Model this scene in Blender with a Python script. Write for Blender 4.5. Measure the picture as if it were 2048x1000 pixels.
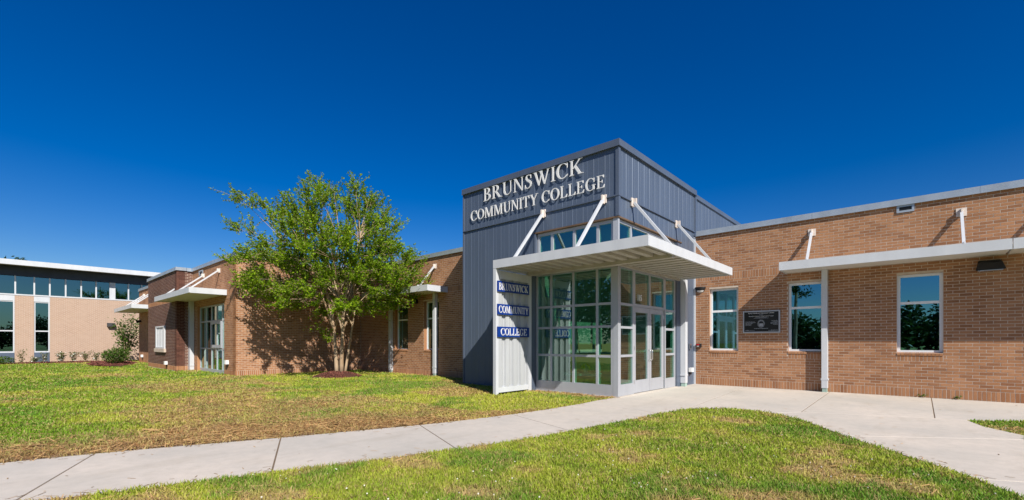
import bpy, bmesh, math, random
import numpy as np
from mathutils import Vector, Matrix, noise
from mathutils.geometry import delaunay_2d_cdt

random.seed(7); rng = np.random.default_rng(7)
scene = bpy.context.scene
for o in list(bpy.data.objects): bpy.data.objects.remove(o, do_unlink=True)
col = scene.collection
R = math.radians

# ------------------------------------------------------------------ camera
cam_d = bpy.data.cameras.new('camera'); cam = bpy.data.objects.new('camera', cam_d); col.objects.link(cam)
cam_d.sensor_width = 36.0; cam_d.lens = 36.0 * 911.384 / 2048.0
cam_d.shift_y = (684.763 - 500.0) / 2048.0
cam_d.clip_start = 0.05; cam_d.clip_end = 2000
cam.location = (0, 0, 1.24); cam.rotation_euler = (R(90), 0, R(41.782))
scene.camera = cam

# ------------------------------------------------------------------ sky, sun, exposure
SUN = Vector((2.13, -1.0, 1.95)).normalized()          # towards the sun
elev = math.asin(SUN.z); azim = math.atan2(SUN.x, SUN.y)
world = bpy.data.worlds.new('World'); scene.world = world; world.use_nodes = True
wn = world.node_tree; wn.nodes.clear()
sky = wn.nodes.new('ShaderNodeTexSky'); sky.sky_type = 'NISHITA'; sky.sun_disc = False
sky.sun_elevation = elev; sky.sun_rotation = azim
sky.altitude = 0; sky.air_density = 1.0; sky.dust_density = 0.6; sky.ozone_density = 4.5
hs = wn.nodes.new('ShaderNodeHueSaturation'); hs.inputs['Saturation'].default_value = 1.42; hs.inputs['Value'].default_value = 1.0; hs.inputs['Hue'].default_value = 0.514
gm = wn.nodes.new('ShaderNodeGamma'); gm.inputs['Gamma'].default_value = 1.05
bg = wn.nodes.new('ShaderNodeBackground'); bg.inputs['Strength'].default_value = 0.060
wo = wn.nodes.new('ShaderNodeOutputWorld')
wn.links.new(sky.outputs[0], gm.inputs[0]); wn.links.new(gm.outputs[0], hs.inputs['Color'])
wn.links.new(hs.outputs[0], bg.inputs['Color']); wn.links.new(bg.outputs[0], wo.inputs['Surface'])
sd = bpy.data.lights.new('sun', 'SUN'); sd.energy = 4.6; sd.angle = R(0.53); sd.color = (1.0, 0.945, 0.86)
sun = bpy.data.objects.new('sun', sd); col.objects.link(sun)
sun.rotation_euler = (-SUN).to_track_quat('-Z', 'Y').to_euler(); sun.location = (10, -10, 20)
scene.view_settings.view_transform = 'Standard'; scene.view_settings.look = 'None'
scene.view_settings.exposure = 0.6; scene.view_settings.gamma = 1.0
scene.view_settings.use_curve_mapping = False
scene.render.engine = 'CYCLES'; scene.cycles.use_denoising = True
scene.cycles.max_bounces = 8; scene.cycles.transparent_max_bounces = 12

# ------------------------------------------------------------------ helpers
def tag(o, label=None, cat=None, group=None, kind=None):
    if label: o['label'] = label
    if cat: o['category'] = cat
    if group: o['group'] = group
    if kind: o['kind'] = kind
    return o
def empty(name, loc=(0, 0, 0), parent=None):
    o = bpy.data.objects.new(name, None); col.objects.link(o); o.location = loc
    o.empty_display_size = 0.2
    if parent: o.parent = parent
    return o
def place(name, mesh, parent=None, loc=(0, 0, 0)):
    o = bpy.data.objects.new(name, mesh); col.objects.link(o); o.location = loc
    if parent: o.parent = parent
    return o
class MB:
    def __init__(s): s.v = []; s.f = []; s.m = []
    def poly(s, pts, mi=0):
        n = len(s.v); s.v += [tuple(p) for p in pts]; s.f.append(tuple(range(n, n + len(pts)))); s.m.append(mi)
    def hexa(s, p, mi=0, skip=()):
        n = len(s.v); s.v += [tuple(q) for q in p]
        for k, fc in enumerate(((0, 3, 2, 1), (4, 5, 6, 7), (0, 1, 5, 4), (1, 2, 6, 5), (2, 3, 7, 6), (3, 0, 4, 7))):
            if k in skip: continue
            s.f.append(tuple(n + i for i in fc)); s.m.append(mi)
    def box(s, x0, x1, y0, y1, z0, z1, mi=0, skip=()):
        s.hexa([(x0, y0, z0), (x1, y0, z0), (x1, y1, z0), (x0, y1, z0), (x0, y0, z1), (x1, y0, z1), (x1, y1, z1), (x0, y1, z1)], mi, skip)
    def tube(s, pts, rad, n=8, cap=True, mi=0):
        pts = [Vector(p) for p in pts]; rings = []
        if not isinstance(rad, (list, tuple)): rad = [rad] * len(pts)
        base = len(s.v); ref = Vector((0.31, 0.17, 0.93))
        for i, p in enumerate(pts):
            d = (pts[min(i + 1, len(pts) - 1)] - pts[max(i - 1, 0)]).normalized()
            if abs(d.dot(ref)) > 0.97: ref = Vector((0.9, 0.1, 0.2))
            a = d.cross(ref).normalized(); b = d.cross(a)
            for k in range(n):
                t = 2 * math.pi * k / n
                s.v.append(tuple(p + (a * math.cos(t) + b * math.sin(t)) * rad[i]))
        for i in range(len(pts) - 1):
            for k in range(n):
                k2 = (k + 1) % n
                s.f.append((base + i * n + k, base + i * n + k2, base + (i + 1) * n + k2, base + (i + 1) * n + k)); s.m.append(mi)
        if cap:
            s.f.append(tuple(base + k for k in range(n))); s.m.append(mi)
            s.f.append(tuple(base + (len(pts) - 1) * n + k for k in reversed(range(n)))); s.m.append(mi)
    def bar(s, a, b, w, h, mi=0):           # rectangular bar from a to b
        a = Vector(a); b = Vector(b); d = (b - a).normalized()
        side = d.cross(Vector((0, 0, 1)));
        side = side.normalized() if side.length > 1e-4 else Vector((1, 0, 0))
        upv = side.cross(d).normalized()
        q = []
        for p in (a, b):
            for sx, sy in ((-1, -1), (1, -1), (1, 1), (-1, 1)):
                q.append(p + side * (sx * w / 2) + upv * (sy * h / 2))
        s.hexa(q, mi)
    def mesh(s, name, mats, smooth=False, weld=False):
        me = bpy.data.meshes.new(name); me.from_pydata(s.v, [], s.f)
        for m in (mats if isinstance(mats, (list, tuple)) else [mats]): me.materials.append(m)
        if any(s.m): me.polygons.foreach_set('material_index', s.m)
        bm = bmesh.new(); bm.from_mesh(me)
        if weld: bmesh.ops.remove_doubles(bm, verts=bm.verts, dist=1e-4)
        bmesh.ops.recalc_face_normals(bm, faces=bm.faces); bm.to_mesh(me); bm.free()
        if smooth: me.polygons.foreach_set('use_smooth', [True] * len(me.polygons))
        me.update(); return me
    def build(s, name, mats, parent=None, smooth=False, loc=(0, 0, 0), weld=False):
        return place(name, s.mesh(name, mats, smooth, weld), parent, loc)
def boxpart(name, mat, parent, *b):
    m = MB(); m.box(*b); return m.build(name, mat, parent)

# ------------------------------------------------------------------ materials
def nodes(name):
    m = bpy.data.materials.new(name); m.use_nodes = True; nt = m.node_tree
    return m, nt, nt.nodes['Principled BSDF']
def N(nt, t, **kw):
    n = nt.nodes.new(t)
    for k, v in kw.items():
        if k in n.inputs: n.inputs[k].default_value = v
        else: setattr(n, k, v)
    return n
def mixc(nt, fac, a, b):
    m = nt.nodes.new('ShaderNodeMix'); m.data_type = 'RGBA'
    for sock, val in ((m.inputs[0], fac), (m.inputs[6], a), (m.inputs[7], b)):
        if hasattr(val, 'links'): nt.links.new(val, sock)
        elif isinstance(val, (int, float)): sock.default_value = val
        else: sock.default_value = (*val, 1) if len(val) == 3 else val
    return m.outputs[2]
def maprange(nt, val, a, b, c, d):
    n = nt.nodes.new('ShaderNodeMapRange'); nt.links.new(val, n.inputs[0])
    for i, x in enumerate((a, b, c, d)): n.inputs[i + 1].default_value = x
    return n.outputs[0]
def coords(nt, scale=(1, 1, 1)):
    g = nt.nodes.new('ShaderNodeNewGeometry'); mp = nt.nodes.new('ShaderNodeMapping')
    mp.inputs['Scale'].default_value = scale; nt.links.new(g.outputs['Position'], mp.inputs['Vector'])
    return mp.outputs[0]
def noisef(nt, scale, detail=4, rough=0.55, stretch=(1, 1, 1)):
    n = N(nt, 'ShaderNodeTexNoise', Scale=scale, Detail=detail, Roughness=rough)
    nt.links.new(coords(nt, stretch), n.inputs['Vector']); return n.outputs['Fac']
def bump(nt, bs, h, strength, dist=0.01):
    b = N(nt, 'ShaderNodeBump', Strength=strength, Distance=dist); nt.links.new(h, b.inputs['Height'])
    nt.links.new(b.outputs[0], bs.inputs['Normal'])
def paint(name, c, rough=0.45, var=0.08, metal=0.0, scale=2.5, streak=True, spec=0.4, coat=0.0):
    m, nt, bs = nodes(name)
    f1 = noisef(nt, scale, 5, 0.6, (1, 1, 0.25) if streak else (1, 1, 1))
    c2 = tuple(min(1, x * (1 - var * 2)) for x in c)
    nt.links.new(mixc(nt, maprange(nt, f1, 0.3, 0.72, 0, 1), c, c2), bs.inputs['Base Color'])
    f2 = noisef(nt, 18, 3)
    nt.links.new(maprange(nt, f2, 0.2, 0.8, rough * 0.85, min(1, rough * 1.2)), bs.inputs['Roughness'])
    bs.inputs['Metallic'].default_value = metal; bs.inputs['Specular IOR Level'].default_value = spec
    bs.inputs['Coat Weight'].default_value = coat
    bump(nt, bs, noisef(nt, 1.3, 2), 0.15, 0.004)
    return m
def brick_mat(name, cols, speck=0.25):
    m, nt, bs = nodes(name)
    g = nt.nodes.new('ShaderNodeNewGeometry'); oi = nt.nodes.new('ShaderNodeObjectInfo')
    add = N(nt, 'ShaderNodeMath', operation='ADD'); nt.links.new(g.outputs['Random Per Island'], add.inputs[0]); nt.links.new(oi.outputs['Random'], add.inputs[1])
    fr = N(nt, 'ShaderNodeMath', operation='FRACT'); nt.links.new(add.outputs[0], fr.inputs[0])
    rp = nt.nodes.new('ShaderNodeValToRGB'); nt.links.new(fr.outputs[0], rp.inputs[0])
    el = rp.color_ramp.elements
    while len(el) < len(cols): el.new(0.5)
    for i, c in enumerate(cols): el[i].position = i / (len(cols) - 1); el[i].color = (*c, 1)
    n1 = noisef(nt, 55, 4, 0.7); n2 = noisef(nt, 1.1, 4, 0.6)
    c1 = mixc(nt, maprange(nt, n1, 0.35, 0.75, 0, speck), rp.outputs[0], tuple(x * 0.45 for x in cols[0]))
    c2 = mixc(nt, maprange(nt, n2, 0.42, 0.75, 0, 0.28), c1, tuple(min(1, x * 1.15 + 0.04) for x in cols[-1]))
    n3 = noisef(nt, 0.45, 6, 0.65, (1, 1, 0.55))
    c2 = mixc(nt, maprange(nt, n3, 0.45, 0.72, 0, 0.38), c2, tuple(x * 0.55 for x in cols[1]))
    nt.links.new(c2, bs.inputs['Base Color']); bs.inputs['Roughness'].default_value = 0.85
    bs.inputs['Specular IOR Level'].default_value = 0.2
    bump(nt, bs, n1, 0.5, 0.004)
    return m
M = {}
M['brick'] = brick_mat('tan_brick', [(0.245, 0.110, 0.053), (0.335, 0.160, 0.077), (0.372, 0.182, 0.090), (0.42, 0.212, 0.107)])
M['brick_dark'] = brick_mat('brown_brick', [(0.085, 0.036, 0.026), (0.12, 0.052, 0.036), (0.15, 0.066, 0.045)])
M['mortar'] = paint('mortar', (0.57, 0.475, 0.39), 0.9, 0.14, scale=6, spec=0.1, streak=False)
M['frame'] = paint('anodised_frame', (0.43, 0.45, 0.49), 0.38, 0.06, metal=0.25)
M['white'] = paint('pale_painted_metal', (0.55, 0.57, 0.60), 0.4, 0.07)
M['window_white'] = paint('white_window_frame', (0.72, 0.75, 0.78), 0.35, 0.04)
M['soffit_pale'] = paint('pale_soffit', (0.62, 0.60, 0.55), 0.5, 0.06, streak=False)
M['cream'] = paint('primed_steel', (0.66, 0.58, 0.52), 0.5, 0.08)
M['soffit'] = paint('soffit_metal', (0.45, 0.42, 0.37), 0.5, 0.1, streak=False)
M['clad'] = paint('slate_cladding', (0.115, 0.148, 0.208), 0.42, 0.09, metal=0.3, scale=1.2)
M['coping_grey'] = paint('dark_coping', (0.10, 0.125, 0.175), 0.36, 0.08, metal=0.15)
M['coping'] = paint('galvanised_coping', (0.46, 0.51, 0.56), 0.36, 0.12, metal=0.45)
M['pan'] = paint('ribbed_white_panel', (0.43, 0.445, 0.46), 0.4, 0.06)
M['blue'] = paint('blue_sign_face', (0.004, 0.034, 0.23), 0.3, 0.05, spec=0.5)
M['letter'] = paint('white_letter', (0.72, 0.72, 0.71), 0.35, 0.03)
M['dark'] = paint('black_metal', (0.018, 0.018, 0.02), 0.45, 0.2)
M['bronze'] = paint('dark_bronze_plate', (0.012, 0.012, 0.013), 0.35, 0.2)
M['trimwood'] = paint('brown_sealant_trim', (0.16, 0.10, 0.06), 0.7, 0.25)
M['red'] = paint('red_plastic', (0.5, 0.01, 0.015), 0.4, 0.1)
M['plastic'] = paint('white_plastic', (0.75, 0.75, 0.74), 0.4, 0.03)
M['steel'] = paint('brushed_steel', (0.6, 0.6, 0.6), 0.28, 0.05, metal=0.9)
M['inside'] = paint('interior_plaster', (0.24, 0.24, 0.22), 0.8, 0.05)
M['inside_dark'] = paint('interior_dark_wall', (0.10, 0.10, 0.10), 0.8, 0.1)
M['floor'] = paint('interior_floor', (0.35, 0.33, 0.28), 0.35, 0.1)
M['roof'] = paint('roof_membrane', (0.45, 0.44, 0.42), 0.8, 0.1)
M['copper'] = paint('weathered_boot', (0.35, 0.48, 0.42), 0.7, 0.2)
def glass(name, tint, f0, refl=(1, 1, 1)):
    m, nt, bs = nodes(name); nt.nodes.remove(bs); out = nt.nodes['Material Output']
    tr = N(nt, 'ShaderNodeBsdfTransparent'); tr.inputs[0].default_value = (*tint, 1)
    gl = N(nt, 'ShaderNodeBsdfGlossy', Roughness=0.0); gl.inputs[0].default_value = (*refl, 1)
    nb = N(nt, 'ShaderNodeBump', Strength=0.05, Distance=0.02); nt.links.new(noisef(nt, 0.9, 1), nb.inputs['Height']); nt.links.new(nb.outputs[0], gl.inputs['Normal'])
    lw = N(nt, 'ShaderNodeLayerWeight', Blend=0.5)
    pw = N(nt, 'ShaderNodeMath', operation='POWER'); nt.links.new(lw.outputs['Facing'], pw.inputs[0]); pw.inputs[1].default_value = 4.0
    mx = nt.nodes.new('ShaderNodeMixShader'); nt.links.new(maprange(nt, pw.outputs[0], 0, 1, f0, 1.0), mx.inputs[0])
    nt.links.new(tr.outputs[0], mx.inputs[1]); nt.links.new(gl.outputs[0], mx.inputs[2])
    nt.links.new(mx.outputs[0], out.inputs['Surface']); return m
M['glass'] = glass('green_tinted_glass', (0.32, 0.72, 0.53), 0.26, (0.78, 1.0, 0.92))
M['glass_dark'] = glass('reflective_glass', (0.12, 0.20, 0.20), 0.40, (0.28, 0.72, 0.95))
M['glass_far'] = glass('far_window_glass', (0.10, 0.18, 0.18), 0.24, (0.33, 0.66, 0.80))
def concrete():
    m, nt, bs = nodes('concrete')
    oi = nt.nodes.new('ShaderNodeObjectInfo')
    a = noisef(nt, 0.55, 6, 0.6); b = noisef(nt, 7, 6, 0.7); c = noisef(nt, 120, 2, 0.6); st = noisef(nt, 1.6, 5, 0.65, (1, 0.3, 1))
    k = mixc(nt, maprange(nt, a, 0.35, 0.65, 0, 1), (0.58, 0.51, 0.435), (0.45, 0.415, 0.365))
    k = mixc(nt, maprange(nt, b, 0.42, 0.8, 0, 0.5), k, (0.36, 0.33, 0.28))
    k = mixc(nt, maprange(nt, st, 0.53, 0.75, 0, 0.5), k, (0.33, 0.28, 0.21))
    k = mixc(nt, maprange(nt, oi.outputs['Random'], 0, 1, 0, 0.22), k, (0.42, 0.41, 0.39))
    k = mixc(nt, maprange(nt, c, 0.62, 0.75, 0, 0.4), k, (0.25, 0.22, 0.18))
    nt.links.new(k, bs.inputs['Base Color']); bs.inputs['Roughness'].default_value = 0.85; bs.inputs['Specular IOR Level'].default_value = 0.25
    bump(nt, bs, c, 0.35, 0.003); return m
M['concrete'] = concrete()
def attr_mat(name, rough=0.8, transl=0.0, nscale=30, attr='col', vary=0.35):
    m, nt, bs = nodes(name); a = N(nt, 'ShaderNodeAttribute', attribute_name=attr)
    f = noisef(nt, nscale, 4, 0.65)
    hv = N(nt, 'ShaderNodeHueSaturation'); nt.links.new(a.outputs['Color'], hv.inputs['Color'])
    nt.links.new(maprange(nt, f, 0.25, 0.75, 1 - vary, 1 + vary), hv.inputs['Value'])
    nt.links.new(hv.outputs[0], bs.inputs['Base Color']); bs.inputs['Roughness'].default_value = rough
    bs.inputs['Specular IOR Level'].default_value = 0.25
    if transl:
        tl = N(nt, 'ShaderNodeBsdfTranslucent'); nt.links.new(hv.outputs[0], tl.inputs[0])
        mx = N(nt, 'ShaderNodeMixShader'); mx.inputs[0].default_value = transl
        nt.links.new(bs.outputs[0], mx.inputs[1]); nt.links.new(tl.outputs[0], mx.inputs[2])
        nt.links.new(mx.outputs[0], nt.nodes['Material Output'].inputs['Surface'])
    else: bump(nt, bs, f, 0.6, 0.02)
    return m
M['soil'] = attr_mat('lawn_soil', 0.95, 0, 14, vary=0.4)
M['blade'] = attr_mat('grass_blade', 0.55, 0.35, 3, vary=0.15)
M['chip'] = attr_mat('mulch_chip', 0.9, 0, 60, vary=0.2)
def leaf_mat(name, cols, transl=0.4, rough=0.42):
    m, nt, bs = nodes(name)
    g = nt.nodes.new('ShaderNodeNewGeometry'); rp = nt.nodes.new('ShaderNodeValToRGB'); nt.links.new(g.outputs['Random Per Island'], rp.inputs[0])
    el = rp.color_ramp.elements
    while len(el) < len(cols): el.new(0.5)
    for i, c in enumerate(cols): el[i].position = i / (len(cols) - 1); el[i].color = (*c, 1)
    f = noisef(nt, 1.4, 3); hv = N(nt, 'ShaderNodeHueSaturation'); nt.links.new(rp.outputs[0], hv.inputs['Color'])
    nt.links.new(maprange(nt, f, 0.3, 0.7, 0.75, 1.25), hv.inputs['Value'])
    nt.links.new(hv.outputs[0], bs.inputs['Base Color']); bs.inputs['Roughness'].default_value = rough; bs.inputs['Specular IOR Level'].default_value = 0.2
    tl = N(nt, 'ShaderNodeBsdfTranslucent'); nt.links.new(hv.outputs[0], tl.inputs[0])
    mx = N(nt, 'ShaderNodeMixShader'); mx.inputs[0].default_value = transl
    nt.links.new(bs.outputs[0], mx.inputs[1]); nt.links.new(tl.outputs[0], mx.inputs[2])
    nt.links.new(mx.outputs[0], nt.nodes['Material Output'].inputs['Surface']); return m
M['leaf'] = leaf_mat('myrtle_leaf', [(0.10, 0.195, 0.005), (0.17, 0.305, 0.008), (0.235, 0.38, 0.011), (0.34, 0.43, 0.021)], 0.46, 0.5)
M['leaf_shrub'] = leaf_mat('shrub_leaf', [(0.05, 0.10, 0.015), (0.08, 0.16, 0.02), (0.12, 0.20, 0.03)])
M['leaf_rose'] = leaf_mat('rose_leaf', [(0.07, 0.10, 0.03), (0.11, 0.15, 0.04), (0.16, 0.18, 0.07)])
M['leaf_wood'] = leaf_mat('woodland_leaf', [(0.02, 0.045, 0.01), (0.04, 0.075, 0.012), (0.055, 0.10, 0.018)], 0.3)
M['petal'] = paint('white_petal', (0.8, 0.78, 0.7), 0.6, 0.05)
M['yellow'] = paint('yellow_petal', (0.75, 0.5, 0.02), 0.6, 0.05)
def bark():
    m, nt, bs = nodes('myrtle_bark')
    a = noisef(nt, 5, 5, 0.6, (1, 1, 0.25)); b = noisef(nt, 1.5, 4, 0.6, (1, 1, 0.4))
    k = mixc(nt, maprange(nt, a, 0.35, 0.65, 0, 1), (0.42, 0.31, 0.20), (0.28, 0.18, 0.10))
    k = mixc(nt, maprange(nt, b, 0.5, 0.7, 0, 0.7), k, (0.22, 0.19, 0.16))
    nt.links.new(k, bs.inputs['Base Color']); bs.inputs['Roughness'].default_value = 0.8; bump(nt, bs, a, 0.4, 0.01); return m
M['bark'] = bark()
def far_brick():
    m, nt, bs = nodes('pale_tan_brick')
    bt = N(nt, 'ShaderNodeTexBrick', Scale=1.0)
    bt.inputs['Color1'].default_value = (0.41, 0.272, 0.195, 1); bt.inputs['Color2'].default_value = (0.355, 0.23, 0.16, 1); bt.inputs['Mortar'].default_value = (0.48, 0.39, 0.32, 1)
    bt.inputs['Brick Width'].default_value = 0.203; bt.inputs['Row Height'].default_value = 0.0677; bt.inputs['Mortar Size'].default_value = 0.010
    g = nt.nodes.new('ShaderNodeNewGeometry'); sp = nt.nodes.new('ShaderNodeSeparateXYZ'); nt.links.new(g.outputs['Position'], sp.inputs[0])
    cb = nt.nodes.new('ShaderNodeCombineXYZ'); nt.links.new(sp.outputs[1], cb.inputs[0]); nt.links.new(sp.outputs[2], cb.inputs[1]); nt.links.new(cb.outputs[0], bt.inputs['Vector'])
    f = noisef(nt, 0.8, 5, 0.6)
    nt.links.new(mixc(nt, maprange(nt, f, 0.4, 0.7, 0, 0.3), bt.outputs[0], (0.45, 0.325, 0.24)), bs.inputs['Base Color'])
    bs.inputs['Roughness'].default_value = 0.85; bs.inputs['Specular IOR Level'].default_value = 0.2; bump(nt, bs, bt.outputs['Fac'], -0.4, 0.006); return m
M['far_brick'] = far_brick()

# ------------------------------------------------------------------ measured layout (metres; camera stands at the origin)
YR = 13.812; YT = 9.183; XT = -5.011; XTL = -10.155; YC = 7.71; XC = -3.615; YREC = 10.659; XL = -18.616; YL = 5.685
CW = 0.0677; BL = 0.2032; ZTOP = 4.40; ZCOP = 4.54
XFAR = -40.5

# ------------------------------------------------------------------ ground height and lawn colour fields
UP = [(-7.6, -2.6), (-7.21, -0.65), (-7.05, -0.01), (-6.86, 0.69), (-6.67, 1.22), (-6.2, 2.42), (-5.92, 3.24), (-5.59, 4.18), (-5.41, 4.93), (-5.24, 5.86), (-5.15, 6.68), (-5.11, 7.65), (-5.14, 8.5), (-5.1, 9.1)]
LO = [(-5.75, -1.6), (-5.31, -0.25), (-5.21, 0.04), (-5.15, 0.2), (-4.96, 0.68), (-4.79, 1.18), (-4.6, 1.71), (-4.29, 2.62), (-4.02, 3.53), (-3.82, 4.25), (-3.62, 5.31), (-3.47, 6.54), (-3.37, 7.72), (-3.22, 8.38), (-3.02, 8.78), (-2.55, 9.15), (-1.92, 9.0), (-1.4, 8.52), (-0.83, 7.6), (-0.32, 6.87), (0.11, 6.3), (0.38, 5.89), (0.62, 5.44), (0.82, 5.06), (1.6, 3.2), (2.4, 0.6)]
def gh(x, y):
    x = np.asarray(x, float); y = np.asarray(y, float)
    d = np.clip((-17.0 - x) / 3.0, 0, 1) * np.clip((5.6 - y) / 1.5, 0, 1) * np.clip((x + 36) / 6, 0, 1)
    return -0.007 - 0.13 * d
def pip(px, py, poly):
    inside = np.zeros(len(px), bool); n = len(poly); j = n - 1
    for i in range(n):
        xi, yi = poly[i]; xj, yj = poly[j]
        c = ((yi > py) != (yj > py)) & (px < (xj - xi) * (py - yi) / ((yj - yi) + 1e-12) + xi)
        inside ^= c; j = i
    return inside
def polydist(px, py, line):
    best = np.full(len(px), 1e9)
    for (x0, y0), (x1, y1) in zip(line[:-1], line[1:]):
        dx, dy = x1 - x0, y1 - y0; t = np.clip(((px - x0) * dx + (py - y0) * dy) / (dx * dx + dy * dy), 0, 1)
        best = np.minimum(best, np.hypot(px - x0 - t * dx, py - y0 - t * dy))
    return best
def vnoise(x, y, s, seed):      # smooth value noise, numpy
    xs = x * s + 1000.3 * seed; ys = y * s + 517.7 * seed
    xi = np.floor(xs).astype(np.int64); yi = np.floor(ys).astype(np.int64); fx = xs - xi; fy = ys - yi
    fx = fx * fx * (3 - 2 * fx); fy = fy * fy * (3 - 2 * fy)
    def h(a, b):
        n = (a * 374761393 + b * 668265263 + seed * 1442695) & 0x7fffffff
        n = ((n ^ (n >> 13)) * 1274126177) & 0x7fffffff
        return ((n ^ (n >> 16)) & 0xffff) / 65535.0
    return (h(xi, yi) * (1 - fx) + h(xi + 1, yi) * fx) * (1 - fy) + (h(xi, yi + 1) * (1 - fx) + h(xi + 1, yi + 1) * fx) * fy
def fbm(x, y, s, seed):
    return (vnoise(x, y, s, seed) * 0.5 + vnoise(x, y, s * 2.1, seed + 1) * 0.28 + vnoise(x, y, s * 4.3, seed + 2) * 0.22)
def fields(x, y):
    """green cover 0..1, yellowness 0..1, bare straw 0..1"""
    du = polydist(x, y, UP); left = x < np.interp(y, [p[1] for p in UP], [p[0] for p in UP])
    n1 = fbm(x, y, 0.55, 3); n2 = fbm(x, y, 0.22, 9); n3 = fbm(x, y, 1.6, 21)
    wid = np.interp(y, [-3, 0, 2, 4, 5, 6.5], [1.8, 2.1, 2.3, 1.7, 0.7, 0.1])
    straw = np.where(left, np.clip((wid - du) / 1.1 + (n1 - 0.5) * 3.0, 0, 1), 0)
    straw = np.maximum(straw, np.where(left & (y < 5.6), np.clip((n2 - 0.55) * 4 + (n1 - 0.5) * 2.5, 0, 0.62), 0))
    straw = np.maximum(straw, np.where(left & (y >= 5.2), np.clip((n1 - 0.60) * 6, 0, 0.6), 0))
    straw = np.where(left, straw, np.clip((n3 - 0.56) * 6 + (n1 - 0.52) * 2.5, 0, 0.75))
    wall = np.maximum(np.clip(1 - (YREC - y) / 0.55, 0, 1) * (x > XL) * (x < XTL), np.clip(1 - (x - XL) / 0.35, 0, 1) * (y > YL) * (x > XL))
    wall = np.maximum(wall, np.clip(1 - (9.15 - y) / 0.55, 0, 1) * (x > -7.45) * (x < -5.2))
    straw = np.clip(np.maximum(straw, wall * (0.5 + n1)), 0, 1)
    yel = np.clip((n2 - 0.30) * 2.2 + (n3 - 0.5) * 1.6 + (n1 - 0.5) * 1.0, 0, 1)
    return 1 - straw, yel, straw, left
def lawn_colour(x, y, g, yel, jitter):
    green = np.array([0.18, 0.305, 0.02]); ygreen = np.array([0.44, 0.47, 0.055]); dry = np.array([0.46, 0.33, 0.15])
    c = green * (1 - yel)[:, None] + ygreen * yel[:, None]
    cl = np.clip((fbm(x, y, 1.0, 55) - 0.52) * 9, 0, 1)[:, None] * 0.75
    c = c * (1 - cl) + np.array([0.12, 0.26, 0.026]) * cl
    k = np.clip((1 - g) * 0.8 + (jitter > 0.76) * 0.7, 0, 1)[:, None]
    return c * (1 - k) + dry * k
def mesh_np(name, v, loops, starts, totals, mat, cols=None):
    loops = np.asarray(loops).ravel(); me = bpy.data.meshes.new(name); me.vertices.add(len(v)); me.vertices.foreach_set('co', v.astype(np.float32).ravel())
    me.loops.add(len(loops)); me.loops.foreach_set('vertex_index', loops.astype(np.int32).ravel())
    me.polygons.add(len(starts)); me.polygons.foreach_set('loop_start', starts.astype(np.int32)); me.polygons.foreach_set('loop_total', totals.astype(np.int32))
    me.materials.append(mat); me.update(calc_edges=True); me.shade_flat()
    if cols is not None:
        a = me.color_attributes.new('col', 'FLOAT_COLOR', 'POINT'); cc = np.ones((len(v), 4), np.float32); cc[:, :3] = cols; a.data.foreach_set('color', cc.ravel())
    return me

# ------------------------------------------------------------------ the ground
def make_ground():
    xs = np.unique(np.concatenate([[-600, -300, -150, -80, -60], np.arange(-50, -24, 0.8), np.arange(-24, 6.01, 0.2), [8, 12, 20, 40, 80, 150, 300, 600]]))
    ys = np.unique(np.concatenate([[-600, -300, -150, -80, -40, -20, -10], np.arange(-6, 12.01, 0.2), np.arange(12.6, 20, 1.0), [30, 60, 120, 300, 600]]))
    X, Y = np.meshgrid(xs, ys); x = X.ravel(); y = Y.ravel()
    g, yel, straw, left = fields(x, y)
    soil = np.array([0.21, 0.135, 0.072]); thatch = np.array([0.24, 0.245, 0.055]); strawc = np.array([0.43, 0.25, 0.105]); grey = np.array([0.20, 0.16, 0.14])
    c = thatch * g[:, None] + strawc * (1 - g)[:, None]
    c = np.where((~left)[:, None], thatch * g[:, None] * 1.1 + soil * (1 - g)[:, None] * 1.6, c)
    du = polydist(x, y, UP); edge = np.clip(1 - du / 0.28, 0, 1) * left * np.clip((5.2 - y) / 1.5, 0, 1)
    c = c * (1 - edge)[:, None] + grey * edge[:, None]
    far = (np.hypot(x, y) > 42); c[far] = (0.20, 0.23, 0.045)
    z = gh(x, y); nx = len(xs); ny = len(ys)
    ii, jj = np.meshgrid(np.arange(nx - 1), np.arange(ny - 1)); a = (jj * nx + ii).ravel()
    loops = np.stack([a, a + 1, a + nx + 1, a + nx], 1); nf = len(a)
    me = mesh_np('ground', np.stack([x, y, z], 1), loops, np.arange(nf) * 4, np.full(nf, 4), M['soil'], c)
    tag(place('ground', me), kind='structure')
make_ground()

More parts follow.
